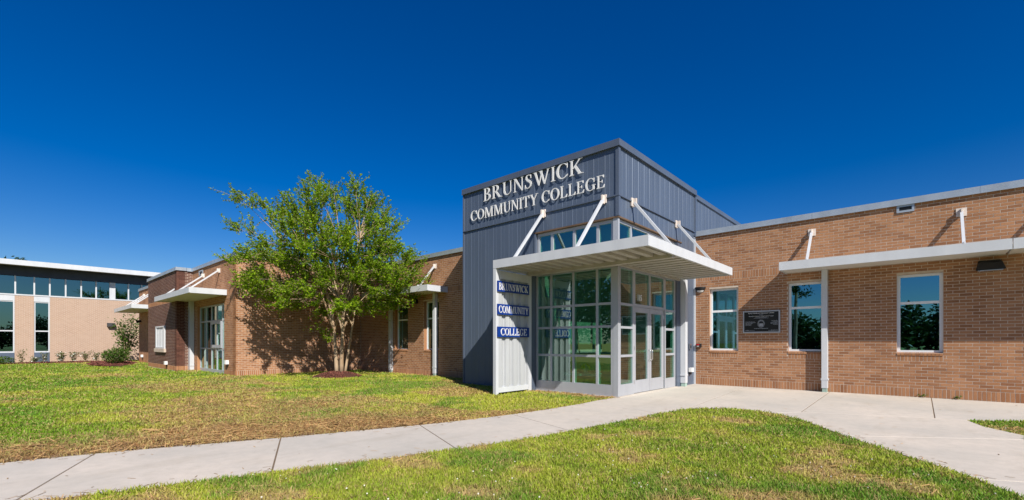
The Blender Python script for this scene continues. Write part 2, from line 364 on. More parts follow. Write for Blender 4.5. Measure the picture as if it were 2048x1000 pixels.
# ------------------------------------------------------------------ concrete walks: one slab per joint
def seg(line, a, b): return line[a:b + 1]
SLABS = [
    [(-6.86, 0.69), (-7.05, -0.01), (-7.21, -0.65), (-7.6, -2.6), (-5.75, -1.6), (-5.31, -0.25), (-5.21, 0.04)],
    [(-6.86, 0.69), (-5.21, 0.04), (-5.15, 0.2), (-4.96, 0.68), (-4.79, 1.18), (-4.6, 1.71), (-6.2, 2.42), (-6.67, 1.22)],
    [(-6.2, 2.42), (-4.6, 1.71), (-4.29, 2.62), (-4.02, 3.53), (-5.59, 4.18), (-5.92, 3.24)],
    [(-5.59, 4.18), (-4.02, 3.53), (-3.82, 4.25), (-3.62, 5.31), (-5.24, 5.86), (-5.41, 4.93)],
    [(-5.24, 5.86), (-3.62, 5.31), (-3.47, 6.54), (-3.37, 7.72), (-5.11, 7.9), (-5.11, 7.65), (-5.15, 6.68)],
    [(-5.11, 7.9), (-3.37, 7.72), (-3.22, 8.38), (-3.62, 13.83), (-5.1, 13.83), (-5.1, 9.1), (-5.14, 8.5)],
    [(-3.22, 8.38), (-3.02, 8.78), (-2.55, 9.15), (-1.92, 9.0), (-1.57, 9.5), (-1.67, 13.83), (-3.62, 13.83)],
    [(-1.67, 13.83), (-1.57, 9.5), (0.19, 10.19), (0.2, 13.83)],
    [(0.2, 13.83), (0.19, 10.19), (0.57, 10.27), (1.23, 10.67), (3.5, 11.2), (3.5, 13.83)],
    [(-1.57, 9.5), (-1.92, 9.0), (-1.4, 8.52), (-0.83, 7.6), (-0.75, 7.46), (1.0, 8.69), (1.06, 9.07), (0.72, 9.63), (0.57, 10.27), (0.19, 10.19)],
    [(1.0, 8.69), (-0.75, 7.46), (-0.32, 6.87), (0.11, 6.3), (0.38, 5.89), (2.3, 6.9), (1.52, 8.24)],
    [(2.3, 6.9), (0.38, 5.89), (0.62, 5.44), (0.82, 5.06), (1.6, 3.2), (2.4, 0.6), (5.0, 1.0), (4.0, 4.0)],
]
walk = empty('sidewalk'); tag(walk, kind='structure')
for poly in SLABS:
    p = np.array(poly); A = 0.5 * np.sum(p[:, 0] * np.roll(p[:, 1], -1) - np.roll(p[:, 0], -1) * p[:, 1])
    if A < 0: p = p[::-1]
    n = len(p); inn = []
    for i in range(n):                     # inset 5 mm for the joint, rounded arris
        e0 = p[i] - p[i - 1]; e1 = p[(i + 1) % n] - p[i]
        n0 = np.array([-e0[1], e0[0]]) / np.hypot(*e0); n1 = np.array([-e1[1], e1[0]]) / np.hypot(*e1)
        b = n0 + n1; b = b / (1 + n0 @ n1); inn.append((p[i] + b * 0.005, p[i] + b * 0.010))
    m = MB()
    for i in range(n):
        j = (i + 1) % n
        a, b = inn[i][0], inn[j][0]; a2, b2 = inn[i][1], inn[j][1]
        m.poly([(a[0], a[1], -0.12), (b[0], b[1], -0.12), (b[0], b[1], -0.008), (a[0], a[1], -0.008)])
        m.poly([(a[0], a[1], -0.008), (b[0], b[1], -0.008), (b2[0], b2[1], 0.0), (a2[0], a2[1], 0.0)])
    m.poly([(q[1][0], q[1][1], 0.0) for q in inn])
    m.build('slab', M['concrete'], walk, weld=True)
M['joint'] = paint('joint_dirt', (0.20, 0.14, 0.085), 0.95, 0.25, streak=False, scale=9)
jb = MB()
for poly in SLABS: jb.poly([(x, y, -0.004) for x, y in poly])
jb.build('joint_filler', M['joint'], walk)

# ------------------------------------------------------------------ building A: the college building
bld = empty('college_building', (-10, 11, 0))
tag(bld, 'low tan brick college building with slate grey metal entrance tower and glazed corner lobby', 'building')
bld_inv = Matrix.Translation((10, -11, 0))
def under(o, parent=None):                # parent keeping the world position
    o.parent = parent or bld
    if (parent or bld) is bld: o.matrix_parent_inverse = bld_inv
    return o
BRICK_RECTS = []                           # (axis, plane, u0, u1, z0, z1, mat)
def tow(axis, p, u, z, d=0.0):            # wall coordinates to world; d = outwards
    return (u, p - d, z) if axis == 'A' else (p + d, u, z)
def wall(name, axis, p, u0, u1, z0, z1, th, openings, mat='mortar', rev='brick'):
    m = MB(); us = sorted({u0, u1, *[o[0] for o in openings], *[o[1] for o in openings]}); zs = sorted({z0, z1, *[o[2] for o in openings], *[o[3] for o in openings]})
    for a, b in zip(us[:-1], us[1:]):
        for c, d in zip(zs[:-1], zs[1:]):
            if any(o[0] <= a and b <= o[1] and o[2] <= c and d <= o[3] for o in openings): continue
            for dd in (0, -th): m.poly([tow(axis, p, a, c, dd), tow(axis, p, b, c, dd), tow(axis, p, b, d, dd), tow(axis, p, a, d, dd)])
    def strip(a, b, mi):
        m.poly([tow(axis, p, *a, 0.0), tow(axis, p, *b, 0.0), tow(axis, p, *b, -th), tow(axis, p, *a, -th)], mi)
    for o in openings:
        a, b, c, d = o; strip((a, c), (b, c), 1); strip((b, c), (b, d), 1); strip((b, d), (a, d), 1); strip((a, d), (a, c), 1)
    strip((u0, z0), (u0, z1), 0); strip((u1, z0), (u1, z1), 0); strip((u0, z1), (u1, z1), 0)
    me = bpy.data.meshes.new(name); me.from_pydata(m.v, [], m.f); me.materials.append(M[mat]); me.materials.append(M[rev]); me.polygons.foreach_set('material_index', m.m); me.update()
    return under(place(name, me))
def lay(axis, p, u0, u1, openings, mat='brick', z0=0.0, bands=(), soldier_mat=None, shift=0.0):
    """running bond with soldier bands; returns brick rects clipped to openings"""
    out = []; g = 0.0048
    def clip(a, b, c, d, m):
        parts = [(a, b)]
        for o in openings:
            if o[2] < d - 0.012 and o[3] > c + 0.012:
                nx = []
                for s, e in parts:
                    if o[1] <= s or o[0] >= e: nx.append((s, e)); continue
                    if o[0] > s: nx.append((s, o[0]))
                    if o[1] < e: nx.append((o[1], e))
                parts = nx
        for s, e in parts:
            s = max(s, u0); e = min(e, u1)
            if e - s > 0.028: out.append((axis, p, s + g, e - g, c + g, d - g, m))
    def soldiers(a, b, c, d, m):
        n = max(1, round((b - a) / CW)); w = (b - a) / n
        for i in range(n): clip(a + i * w, a + (i + 1) * w, c, d, m)
    z = z0; k = 0; sm = soldier_mat or mat
    while z < ZTOP - 0.02:
        if abs(z - 0.0) < 0.001 or abs(z - 3.046) < 0.01:
            soldiers(u0, u1, z, z + BL, sm); z += BL; continue
        top = min(z + CW, ZTOP)
        off = (k % 2) * BL / 2 + shift; i0 = math.floor((u0 - off) / BL)
        for i in range(i0, math.ceil((u1 - off) / BL) + 1):
            a, b = off + i * BL, off + (i + 1) * BL
            # leave sill bands free
            if any(bd[0] < b and bd[1] > a and bd[2] < top - 0.01 and bd[3] > z + 0.01 for bd in bands):
                for bd in bands:
                    if bd[0] < b and bd[1] > a and bd[2] < top - 0.01 and bd[3] > z + 0.01:
                        if a < bd[0]: clip(a, bd[0], z, top, mat)
                        if b > bd[1]: clip(bd[1], b, z, top, mat)
                        break
            else: clip(a, b, z, top, mat)
        z = top; k += 1
    for bd in bands: soldiers(*bd, sm)
    BRICK_RECTS.extend(out)
def frame_A(name, axis, p, u0, u1, z0, z1, bars_u=(), bars_z=(), w=0.05, dep=0.09, inset=0.07, glassm='glass_dark', parent=None, mat='frame', jamb=True, panes=True, bot=None):
    """window frame as one part, each pane its own sub-part"""
    m = MB(); d0, d1 = -inset, -inset - dep
    def bx(a, b, c, d, e0=d0, e1=d1):
        q = [tow(axis, p, a, c, e0), tow(axis, p, b, d, e1)]
        m.box(min(q[0][0], q[1][0]), max(q[0][0], q[1][0]), min(q[0][1], q[1][1]), max(q[0][1], q[1][1]), c, d)
    bot = bot or w
    bx(u0, u0 + w, z0, z1); bx(u1 - w, u1, z0, z1); bx(u0 + w, u1 - w, z0, z0 + bot); bx(u0 + w, u1 - w, z1 - w, z1)
    ub = [(u0, u0 + w)] + [(x - w / 2, x + w / 2) for x in bars_u] + [(u1 - w, u1)]
    zb = [(z0, z0 + bot)] + [(x - w / 2, x + w / 2) for x in bars_z] + [(z1 - w, z1)]
    for a, b in ub[1:-1]: bx(a, b, z0 + bot, z1 - w, d0 - 0.002, d1 + 0.002)
    for c, d in zb[1:-1]:
        for i in range(len(ub) - 1): bx(ub[i][1], ub[i + 1][0], c, d, d0 - 0.006, d1 + 0.006)
    fo = under(m.build(name, M[mat]), parent)
    if panes:
        for i in range(len(ub) - 1):
            for j in range(len(zb) - 1):
                a, b, c, d = ub[i][1] - 0.006, ub[i + 1][0] + 0.006, zb[j][1] - 0.006, zb[j + 1][0] + 0.006
                g = MB(); dm = d0 - 0.03
                g.poly([tow(axis, p, a, c, dm), tow(axis, p, b, c, dm), tow(axis, p, b, d, dm), tow(axis, p, a, d, dm)])
                pn = g.build('pane', M[glassm]); pn.parent = fo
                if fo.parent is bld: pn.matrix_parent_inverse = Matrix.Identity(4)
    return fo
def sill(axis, p, u0, u1, z, parent):
    m = MB(); n = max(1, round((u1 - u0) / CW)); w = (u1 - u0) / n
    for i in range(n):
        a, b = u0 + i * w + 0.003, u0 + (i + 1) * w - 0.003
        P = lambda u, dd, zz: tow(axis, p, u, zz, dd)
        m.hexa([P(a, -0.10, z - 0.06), P(b, -0.10, z - 0.06), P(b, 0.016, z - 0.06), P(a, 0.016, z - 0.06), P(a, -0.10, z + 0.022), P(b, -0.10, z + 0.022), P(b, 0.016, z - 0.012), P(a, 0.016, z - 0.012)])
    o = m.build('sill', M['brick']); o.parent = parent; o['kind'] = 'stuff'; return o

# --- right wing wall (y = YR)
WX1 = 5.2
winR = [(-4.581, -3.80, 1.0, 2.795), (-2.576, -1.80, 1.0, 2.795), (-0.385, 0.395, 1.0, 2.795), (2.2, 2.98, 1.0, 2.795)]
wall('brick_wall', 'A', YR, XT, WX1, -0.3, ZTOP, 0.3, winR)
lay('A', YR, XT + 0.03, WX1, winR, bands=[(w[0] - 0.0, w[1] + 0.0, 0.812, 0.985) for w in winR], shift=0.04)
for w in winR:
    fo = frame_A('window', 'A', YR, *w, bars_z=(2.142,), w=0.06, mat='window_white'); sill('A', YR, w[0], w[1], 1.0, fo)
# --- recessed wall behind the tree (y = YREC)
winQ = [(-15.91, -15.02, 0.95, 2.795), (-14.0, -13.11, 0.95, 2.795)]
wall('brick_wall', 'A', YREC, XL - 0.3, XTL, -0.3, ZTOP, 0.3, winQ)
lay('A', YREC, XL, XTL - 0.01, winQ, bands=[(w[0], w[1], 0.744, 0.947) for w in winQ])
for w in winQ:
    fo = frame_A('window', 'A', YREC, *w, bars_z=(2.142,), w=0.055, inset=0.13, glassm='glass', mat='window_white'); sill('A', YREC, w[0], w[1], 0.95, fo)
# --- left wing: side wall (x = XL) and front (y = YL)
wall('brick_wall', 'B', XL, YL, YREC, -0.3, ZTOP, 0.3, [])
lay('B', XL, YL - 0.006, YREC, [], shift=0.1)
stf = (-23.53, -19.90, -0.16, 2.78); far_w = (-33.6, -32.2, -0.16, 2.78)
wall('brick_wall', 'A', YL, -36.2, XL - 0.3, -0.3, ZTOP, 0.3, [stf, far_w])
mw = MB(); mw.box(XL - 0.3, XL, YL, YL + 0.02, -0.3, ZTOP); under(mw.build('corner_pier', M['mortar']))
lay('A', YL, -24.23, XL + 0.006, [stf], shift=0.03)
lay('A', YL, -36.2, -30.04, [far_w])
# dark brown projecting bay
shut = (-28.06, -26.26, 0.95, 2.02)
wall('brick_bay', 'A', 5.09, -30.04, -24.23, -0.3, ZTOP, 0.3, [shut], rev='brick_dark')
lay('A', 5.09, -30.04, -24.23, [shut], mat='brick_dark', soldier_mat='brick')
wall('brick_bay', 'B', -24.23, 5.09, YL, -0.3, ZTOP, 0.3, [])
lay('B', -24.23, 5.084, YL, [], mat='brick_dark', soldier_mat='brick')

# bricks: the ones that show largest are single parts, the rest one part per wall
fw = Vector((-math.sin(R(41.782)), math.cos(R(41.782)), 0)); rt = Vector((fw.y, -fw.x, 0))
def pix(p):
    d = Vector(p) - Vector((0, 0, 1.24)); w = d.dot(fw)
    if w < 0.1: return None
    return 1024 + 911.384 * d.dot(rt) / w, 684.763 - 911.384 * d.z / w
cand = []
for i, (ax, p, a, b, c, d, mt) in enumerate(BRICK_RECTS):
    if p != YR or ax != 'A': continue
    if 2.55 < c < 3.45 and a > -2.7: continue              # hidden by the canopy
    q = pix(((a + b) / 2, YR, (c + d) / 2))
    if q and q[0] < 2040 and b - a > 0.05:
        if (b - a) < 0.15 and c > 0.3: continue
        cand.append((Vector(((a + b) / 2, YR, (c + d) / 2)).length, i))
cand.sort(); single = {i for _, i in cand[:296]}
def brick_box(m, ax, p, a, b, c, d, out=0.003, ch=0.001):
    P = lambda u, z, dd: tow(ax, p, u, z, dd)
    f = [P(a + ch, c + ch, out), P(b - ch, c + ch, out), P(b - ch, d - ch, out), P(a + ch, d - ch, out)]
    k = [P(a, c, -0.004), P(b, c, -0.004), P(b, d, -0.004), P(a, d, -0.004)]
    m.poly(f)
    for i in range(4):
        j = (i + 1) % 4; m.poly([k[i], k[j], f[j], f[i]])
right_wall = [o for o in bpy.data.objects if o.name.startswith('brick_wall')][0]
cache = {}
for i in single:
    ax, p, a, b, c, d, mt = BRICK_RECTS[i]; key = (round(b - a, 3), round(d - c, 3))
    if key not in cache:
        m = MB(); w, h = (b - a) / 2, (d - c) / 2; brick_box(m, 'A', 0, -w, w, -h, h); cache[key] = m.mesh('brick', M[mt], weld=True)
    o = place('brick', cache[key]); o.parent = right_wall; o.matrix_parent_inverse = Matrix.Identity(4)
    o.location = ((a + b) / 2, YR - random.uniform(-0.001, 0.0012), (c + d) / 2)
groups = {}
for i, r in enumerate(BRICK_RECTS):
    if i in single: continue
    groups.setdefault((r[0], r[1], r[6]), []).append(r)
def brick_field(rows, mat):
    n = len(rows); v = np.zeros((n, 8, 3)); 
    for k, (ax, p, a, b, c, d, mt) in enumerate(rows):
        out = 0.003 + random.uniform(-0.0008, 0.0008); ch = 0.001
        pts = [(a + ch, c + ch, out), (b - ch, c + ch, out), (b - ch, d - ch, out), (a + ch, d - ch, out), (a, c, -0.004), (b, c, -0.004), (b, d, -0.004), (a, d, -0.004)]
        for q, (u, z, dd) in enumerate(pts): v[k, q] = tow(ax, p, u, z, dd)
    fc = np.array([(0, 1, 2, 3), (4, 5, 1, 0), (5, 6, 2, 1), (6, 7, 3, 2), (7, 4, 0, 3)])
    loops = (np.arange(n)[:, None, None] * 8 + fc[None]).reshape(-1, 4)
    return mesh_np('bricks', v.reshape(-1, 3), loops, np.arange(len(loops)) * 4, np.full(len(loops), 4), M[mat])
for key, rows in groups.items():
    o = under(place('brickwork', brick_field(rows, key[2]))); o['kind'] = 'stuff'

# --- copings in jointed lengths
def coping_A(y, x0, x1, z0, z1, step, mat, out=0.05, th=0.42, start=None):
    x = x0; k = 0
    while x < x1 - 0.01:
        e = min(x1, (start if (k == 0 and start) else x + step)); m = MB()
        m.box(x + 0.002, e - 0.002, y - out, y + th, z0, z1); m.box(x + 0.002, e - 0.002, y - out - 0.012, y - out, z0 - 0.012, z0 + 0.012)
        under(m.build('coping', M[mat])); x = e; k += 1
def coping_B(x, y0, y1, z0, z1, step, mat, out=0.05, th=0.42):
    y = y0
    while y < y1 - 0.01:
        e = min(y1, y + step); m = MB()
        m.box(x - th, x + out, y + 0.002, e - 0.002, z0, z1); m.box(x + out, x + out + 0.012, y + 0.002, e - 0.002, z0 - 0.012, z0 + 0.012)
        under(m.build('coping', M[mat])); y = e
coping_A(YR, XT + 0.06, WX1, ZTOP, ZCOP, 3.0, 'coping', start=-2.04)
coping_A(YREC, XL + 0.07, XTL, ZTOP, ZCOP, 3.05, 'coping')
coping_A(YL, -36.2, -30.1, ZTOP, ZCOP, 3.05, 'coping'); coping_A(YL, -24.16, XL + 0.05, ZTOP, ZCOP, 3.05, 'coping')
coping_B(XL, YL + 0.43, YREC - 0.06, ZTOP, ZCOP, 2.4, 'coping', th=0.35)
coping_A(5.09, -30.1, -24.17, ZTOP, ZCOP, 3.05, 'coping', th=0.35); coping_B(-24.23, 5.45, YL - 0.06, ZTOP, ZCOP, 2, 'coping', out=0.06, th=0.35)
# --- roofs, floors, inner walls
boxpart_ = lambda n, mt, *b: under(boxpart(n, M[mt], None, *b))
boxpart_('roof', 'roof', XT - 0.1, WX1, YR + 0.3, 24, 4.05, 4.15)
boxpart_('roof', 'roof', -36.2, XTL - 0.05, YREC + 0.3, 24, 4.05, 4.15)
boxpart_('roof', 'roof', -36.2, XL - 0.3, YL + 0.3, YREC + 0.29, 4.05, 4.15)
boxpart_('floor', 'floor', -36, XTL - 0.05, YREC + 0.35, 24, -0.06, 0.02); boxpart_('floor', 'floor', XT - 0.1, WX1, YR + 0.35, 24, -0.06, 0.02)
boxpart_('floor', 'floor', -36, XL - 0.35, YL + 0.35, YREC + 0.3, -0.06, 0.02)
for b in ((XT + 0.3, WX1, YR + 4.2, YR + 4.3, 0.02, 4.05), (WX1 - 0.1, WX1, YR + 0.3, YR + 4.2, 0.02, 4.05), (-36.2, XTL, YREC + 3.9, YREC + 4.0, 0.02, 4.05), (-36.2, XL - 0.4, YL + 3.4, YL + 3.5, 0.02, 4.05), (-36.2, -36.0, YL + 0.3, YL + 3.4, 0.02, 4.05)):
    boxpart_('inner_wall', 'inside_dark', *b)
for w in winR + winQ:
    y = YR if w in winR else YREC
    boxpart_('jamb_lining', 'inside', w[0] - 0.06, w[0] - 0.002, y + 0.31, y + 0.62, w[2], w[3])

# --- left wing storefronts and shutter window
def storefront(nm, op, bars, rails):
    fo = frame_A(nm, 'A', YL, *op, bars_u=bars, bars_z=rails, w=0.06, inset=0.10, glassm='glass', bot=0.30)
    return fo
storefront('storefront', stf, (-22.62, -21.9, -21.2, -20.5), (0.98, 2.12))
m = MB(); m.box(-21.87, -20.53, YL + 0.06, YL + 0.1, 1.02, 1.14); m.box(-21.87, -21.77, YL + 0.06, YL + 0.1, 1.14, 2.08); m.box(-20.63, -20.53, YL + 0.06, YL + 0.1, 1.14, 2.08); m.box(-21.77, -20.63, YL + 0.06, YL + 0.1, 1.98, 2.08)
under(m.build('opening_sash', M['frame']))
storefront('storefront', far_w, (-32.9,), (0.98, 2.12))
sh = MB(); a, b, c, d = shut
for u0, u1, z0, z1 in ((a, a + 0.16, c, d), (b - 0.16, b, c, d), (a + 0.16, b - 0.16, c, c + 0.07), (a + 0.16, b - 0.16, d - 0.07, d)): sh.box(u0, u1, 5.03, 5.16, z0, z1)
so = under(sh.build('shutter_window', M['white']))
for i in range(4):
    g = MB(); x = a + 0.30 + i * 0.31; g.box(x, x + 0.16, 5.06, 5.14, c + 0.07, d - 0.07); o = g.build('slat', M['white']); o.parent = so; o.matrix_parent_inverse = Matrix.Identity(4)
g = MB(); g.poly([(a + .1, 5.15, c), (b - .1, 5.15, c), (b - .1, 5.15, d), (a + .1, 5.15, d)]); o = g.build('pane', M['glass_dark']); o.parent = so
g = MB(); g.box(a - 0.12, b + 0.12, 5.0, 5.1, c - 0.17, c - 0.002); o = g.build('sill', M['mortar']); o.parent = so

# --- slab canopies on the brick walls
def canopy(x0, x1, yw, depth, z0=3.03, z1=3.235, rods=(), seams=(), zt=4.05, mat='white'):
    yf = yw - depth; m = MB(); xs = [x0, *seams, x1]
    top = under(empty('canopy', ((x0 + x1) / 2, yw, z0)))
    top.matrix_parent_inverse = bld_inv
    def kid(o): o.parent = top; o.matrix_parent_inverse = Matrix.Translation((-(x0 + x1) / 2, -yw, -z0)); return o
    for i, (a, b) in enumerate(zip(xs[:-1], xs[1:])):
        e0 = 0.006 if i else 0; e1 = 0.006 if i < len(xs) - 2 else 0
        m = MB(); m.box(a + e0, b - e1, yf, yf + 0.012, z0, z1)
        if i == 0: m.box(a, a + 0.012, yf + 0.012, yw - 0.012, z0, z1)
        if i == len(xs) - 2: m.box(b - 0.012, b, yf + 0.012, yw - 0.012, z0, z1)
        m.box(a + e0, b - e1, yf + 0.012, yf + 0.035, z0, z0 + 0.012)
        kid(m.build('fascia', M[mat]))
        m = MB(); m.box(a + e0 + 0.012, b - e1 - 0.012, yf + 0.035, yw - 0.012, z0 + 0.025, z1 - 0.03); kid(m.build('soffit', M['soffit_pale']))
        m = MB(); m.box(a + e0 + 0.012, b - e1 - 0.012, yf + 0.012, yf + 0.05, z1 - 0.03, z1 - 0.028); kid(m.build('edge_flashing', M[mat]))
    for x in rods:
        m = MB(); m.bar((x, yw - 0.06, zt), (x, yf + 0.16, z1 - 0.02), 0.05, 0.05); kid(m.build('hanger_rod', M['white']))
        m = MB(); m.box(x - 0.012, x + 0.012, yw - 0.11, yw - 0.011, zt - 0.075, zt + 0.075); m.box(x - 0.085, x + 0.085, yw - 0.018, yw - 0.010, zt - 0.09, zt + 0.09)
        m.tube([(x - 0.028, yw - 0.075, zt), (x + 0.028, yw - 0.075, zt)], 0.014, 8); kid(m.build('bracket', M['cream']))
        m = MB(); m.box(x - 0.008, x + 0.008, yf + 0.10, yf + 0.22, z1 - 0.03, z1 + 0.05); kid(m.build('lug', M['white']))
    return top
canopy(-2.605, 4.4, YR, 0.915, rods=(-2.045, 0.68, 1.95), seams=(1.34,))
canopy(-16.9, -12.603, YREC, 0.927, rods=(-13.31, -14.56, -16.2))
canopy(-25.1, -19.55, YL, 1.22, rods=(-20.41, -22.46, -24.6))
canopy(-35.9, -30.45, YL, 1.22, rods=(-31.0, -32.6, -34.4))
# --- downspouts
def downspout(axis, p, u0, u1, z0, z1, d=0.13):
    m = MB(); q = [tow(axis, p, u0, z0, 0.015), tow(axis, p, u1, z1, 0.015 + d)]
    m.box(*sorted((q[0][0], q[1][0])), *sorted((q[0][1], q[1][1])), z0 + 0.10, z1); o = under(m.build('downspout', M['white']))
    m = MB(); m.box(min(q[0][0], q[1][0]) + 0.012, max(q[0][0], q[1][0]) - 0.012, min(q[0][1], q[1][1]) + 0.012, max(q[0][1], q[1][1]) - 0.012, z0 - 0.08, z0 + 0.10)
    k = m.build('boot', M['copper']); k.parent = o; k.matrix_parent_inverse = Matrix.Identity(4)
    m = MB(); zz = z0 + 0.3; e = 0.018
    x0, x1 = sorted((q[0][0], q[1][0])); y0, y1 = sorted((q[0][1], q[1][1])); m.box(x0 - e if axis == 'A' else x0, x1 + (e if axis == 'A' else 0.004), y0 - (0.004 if axis == 'A' else e), y1 + (0 if axis == 'A' else e), zz, zz + 0.04)
    k = m.build('strap', M['white']); k.parent = o; k.matrix_parent_inverse = Matrix.Identity(4)
downspout('A', YR, -1.82, -1.70, 0, 3.05, 0.16)
downspout('A', YREC, -16.16, -16.03, 0, 3.05); downspout('A', YREC, -13.3, -13.17, 0, 3.05)
downspout('A', YL, -24.19, -23.95, -0.1, 3.05, 0.16)

# ------------------------------------------------------------------ entrance tower
ZT = 5.79; ZS = 4.54
core = MB()
core.box(XTL, -7.45, YT + 0.02, 18.8, -0.2, 5.66)                                     # solid left bay
core.box(-7.45, XT - 0.02, YT + 0.02, YT + 0.2, 4.09, 5.66)                           # over the clerestory
core.box(XT - 0.2, XT - 0.02, YT + 0.2, 13.86, 4.09, 5.66)
core.box(XT - 0.2, XT - 0.02, 12.49, 13.86, -0.2, 4.09)                               # return beside the doors
core.box(XT - 0.2, XT - 0.05, 13.86, 18.8, 3.9, 5.6)
core.box(-7.45, XT - 0.2, YT + 0.2, 18.8, 5.3, 5.4)                                   # roof deck
under(core.build('tower_core', M['coping_grey']))
PROF = [(0.0, 0.0), (0.007, 0.007), (0.011, 0.007), (0.018, 0.002), (0.118, 0.002), (0.123, 0.005), (0.127, 0.005), (0.133, 0.002), (0.305, 0.002)]
pcache = {}
def panel_mesh(w, h, axis):
    key = (round(w, 3), round(h, 3), axis)
    if key in pcache: return pcache[key]
    m = MB(); pr = [(u, d) for u, d in PROF if u < w - 0.002] + [(w, 0.002)]
    for (a, da), (b, db) in zip(pr[:-1], pr[1:]):
        m.poly([tow(axis, 0, a, 0, da), tow(axis, 0, b, 0, db), tow(axis, 0, b, h, db), tow(axis, 0, a, h, da)])
    me = bpy.data.meshes.new('cladding_panel'); me.from_pydata(m.v, [], m.f); me.materials.append(M['clad']); me.update(); pcache[key] = me
    return me
def clad(axis, p, u0, u1, z0, z1, pw=0.305):
    n = max(1, round((u1 - u0) / pw)); w = (u1 - u0) / n
    for i in range(n):
        o = under(place('cladding_panel', panel_mesh(w, z1 - z0, axis))); o.location = tow(axis, p, u0 + i * w, z0, random.uniform(0, 0.002))
CLX0 = -7.45
clad('A', YT + 0.018, XTL + 0.03, XT - 0.07, ZS + 0.015, 5.66)
clad('A', YT + 0.018, XTL + 0.03, CLX0, -0.1, ZS - 0.015)
clad('A', YT + 0.018, CLX0, XT - 0.07, 4.08, ZS - 0.015)
clad('B', XT - 0.018, YT + 0.07, 13.84, ZS + 0.015, 5.66)
clad('B', XT - 0.018, YT + 0.07, 12.83, 4.08, ZS - 0.015); clad('B', XT - 0.018, 12.83, 13.80, -0.02, ZS - 0.015)
clad('B', XT - 0.045, 13.92, 18.8, 3.9, 5.6)
clad('B', XT - 0.06, 12.48, 12.83, -0.02, 3.2, 0.175)
for z in (ZS,):
    m = MB(); m.box(XTL, XT + 0.022, YT - 0.022, YT + 0.018, z - 0.015, z + 0.015); under(m.build('flashing', M['coping_grey']))
    m = MB(); m.box(XT - 0.018, XT + 0.022, YT + 0.018, 13.80, z - 0.015, z + 0.015); under(m.build('flashing', M['coping_grey']))
def tower_trim(x0, x1, y0, y1, z0, z1, nm='corner_trim', mt='coping_grey'): boxpart_(nm, mt, x0, x1, y0, y1, z0, z1)
tower_trim(XT - 0.07, XT + 0.012, YT - 0.012, YT + 0.07, ZS + 0.015, 5.64); tower_trim(XT - 0.07, XT + 0.012, YT - 0.012, YT + 0.07, 4.08, ZS - 0.015)
tower_trim(XTL - 0.015, XTL + 0.03, YT - 0.01, YT + 0.06, -0.1, 5.64)
tower_trim(XT - 0.02, XT + 0.02, 13.84, 13.92, ZCOP + 0.003, 5.66)
tower_trim(XT - 0.02, XT + 0.035, YR - 0.03, YR - 0.008, -0.02, ZTOP - 0.02, 'white_trim', 'white')
m = MB(); m.box(XTL - 0.03, XT + 0.035, YT - 0.035, YT + 0.35, 5.64, ZT); m.box(XTL - 0.03, XT + 0.047, YT - 0.047, YT - 0.035, 5.632, 5.66); under(m.build('tower_coping', M['coping_grey']))
m = MB(); m.box(XT - 0.35, XT + 0.035, YT + 0.352, 13.9, 5.64, ZT); m.box(XT + 0.035, XT + 0.047, YT - 0.035, 13.9, 5.632, 5.66); under(m.build('tower_coping', M['clad']))
m = MB(); m.box(XT - 0.35, XT, 13.902, 18.9, 5.58, 5.71); under(m.build('tower_coping', M['clad']))
m = MB(); m.box(XTL - 0.03, XTL + 0.3, YT + 0.352, 18.9, 5.64, ZT); under(m.build('tower_coping', M['coping_grey']))
# brown soffit line over the clerestory
m = MB(); m.box(CLX0, XT + 0.0, YT - 0.004, YT + 0.12, 4.045, 4.078); m.box(XT - 0.12, XT + 0.0, YT + 0.121, 12.83, 4.045, 4.078); under(m.build('clerestory_head', M['trimwood']))
m = MB(); m.box(CLX0, CLX0 + 0.06, YT + 0.0, YT + 0.12, 2.9, 4.044); under(m.build('clerestory_jamb', M['coping_grey']))
# lobby glazing: frames with panes
GY = YT + 0.0; GX = XT
frame_A('clerestory_window', 'A', YT, -7.38, -5.165, 3.16, 4.04, bars_u=(-6.916, -6.25, -5.588), w=0.07, dep=0.1, inset=0.07, glassm='glass')
frame_A('clerestory_window', 'B', XT, YT + 0.10, 12.8, 3.16, 4.04, bars_u=(9.935, 10.85, 11.75), w=0.07, dep=0.1, inset=0.07, glassm='glass')
frame_A('lobby_window', 'A', YT, -7.40, -5.165, 0.02, 2.99, bars_u=(-6.916, -6.25, -5.588), bars_z=(0.92, 1.605, 2.13), w=0.055, dep=0.12, inset=0.03, glassm='glass', bot=0.25)
frame_A('lobby_window', 'B', XT, YT + 0.10, 9.98, 0.02, 2.99, bars_z=(0.93, 1.585, 2.12), w=0.055, dep=0.12, inset=0.03, glassm='glass', bot=0.26)
frame_A('lobby_window', 'B', XT, 11.74, 12.44, 0.02, 2.99, bars_z=(0.92, 1.59, 2.09), w=0.06, dep=0.12, inset=0.03, glassm='glass', bot=0.26)
frame_A('door_transom', 'B', XT, 9.982, 11.738, 2.09, 2.99, bars_u=(10.85,), w=0.07, dep=0.12, inset=0.03, glassm='glass')
boxpart_('corner_post', 'frame', -5.163, XT - 0.026, YT + 0.026, YT + 0.098, 0.02, 4.044)
boxpart_('threshold', 'concrete', -7.42, XT + 0.03, YT + 0.0, YT + 0.2, -0.2, 0.018)
boxpart_('threshold', 'concrete', XT - 0.2, XT + 0.03, YT + 0.202, 12.48, -0.2, 0.018)
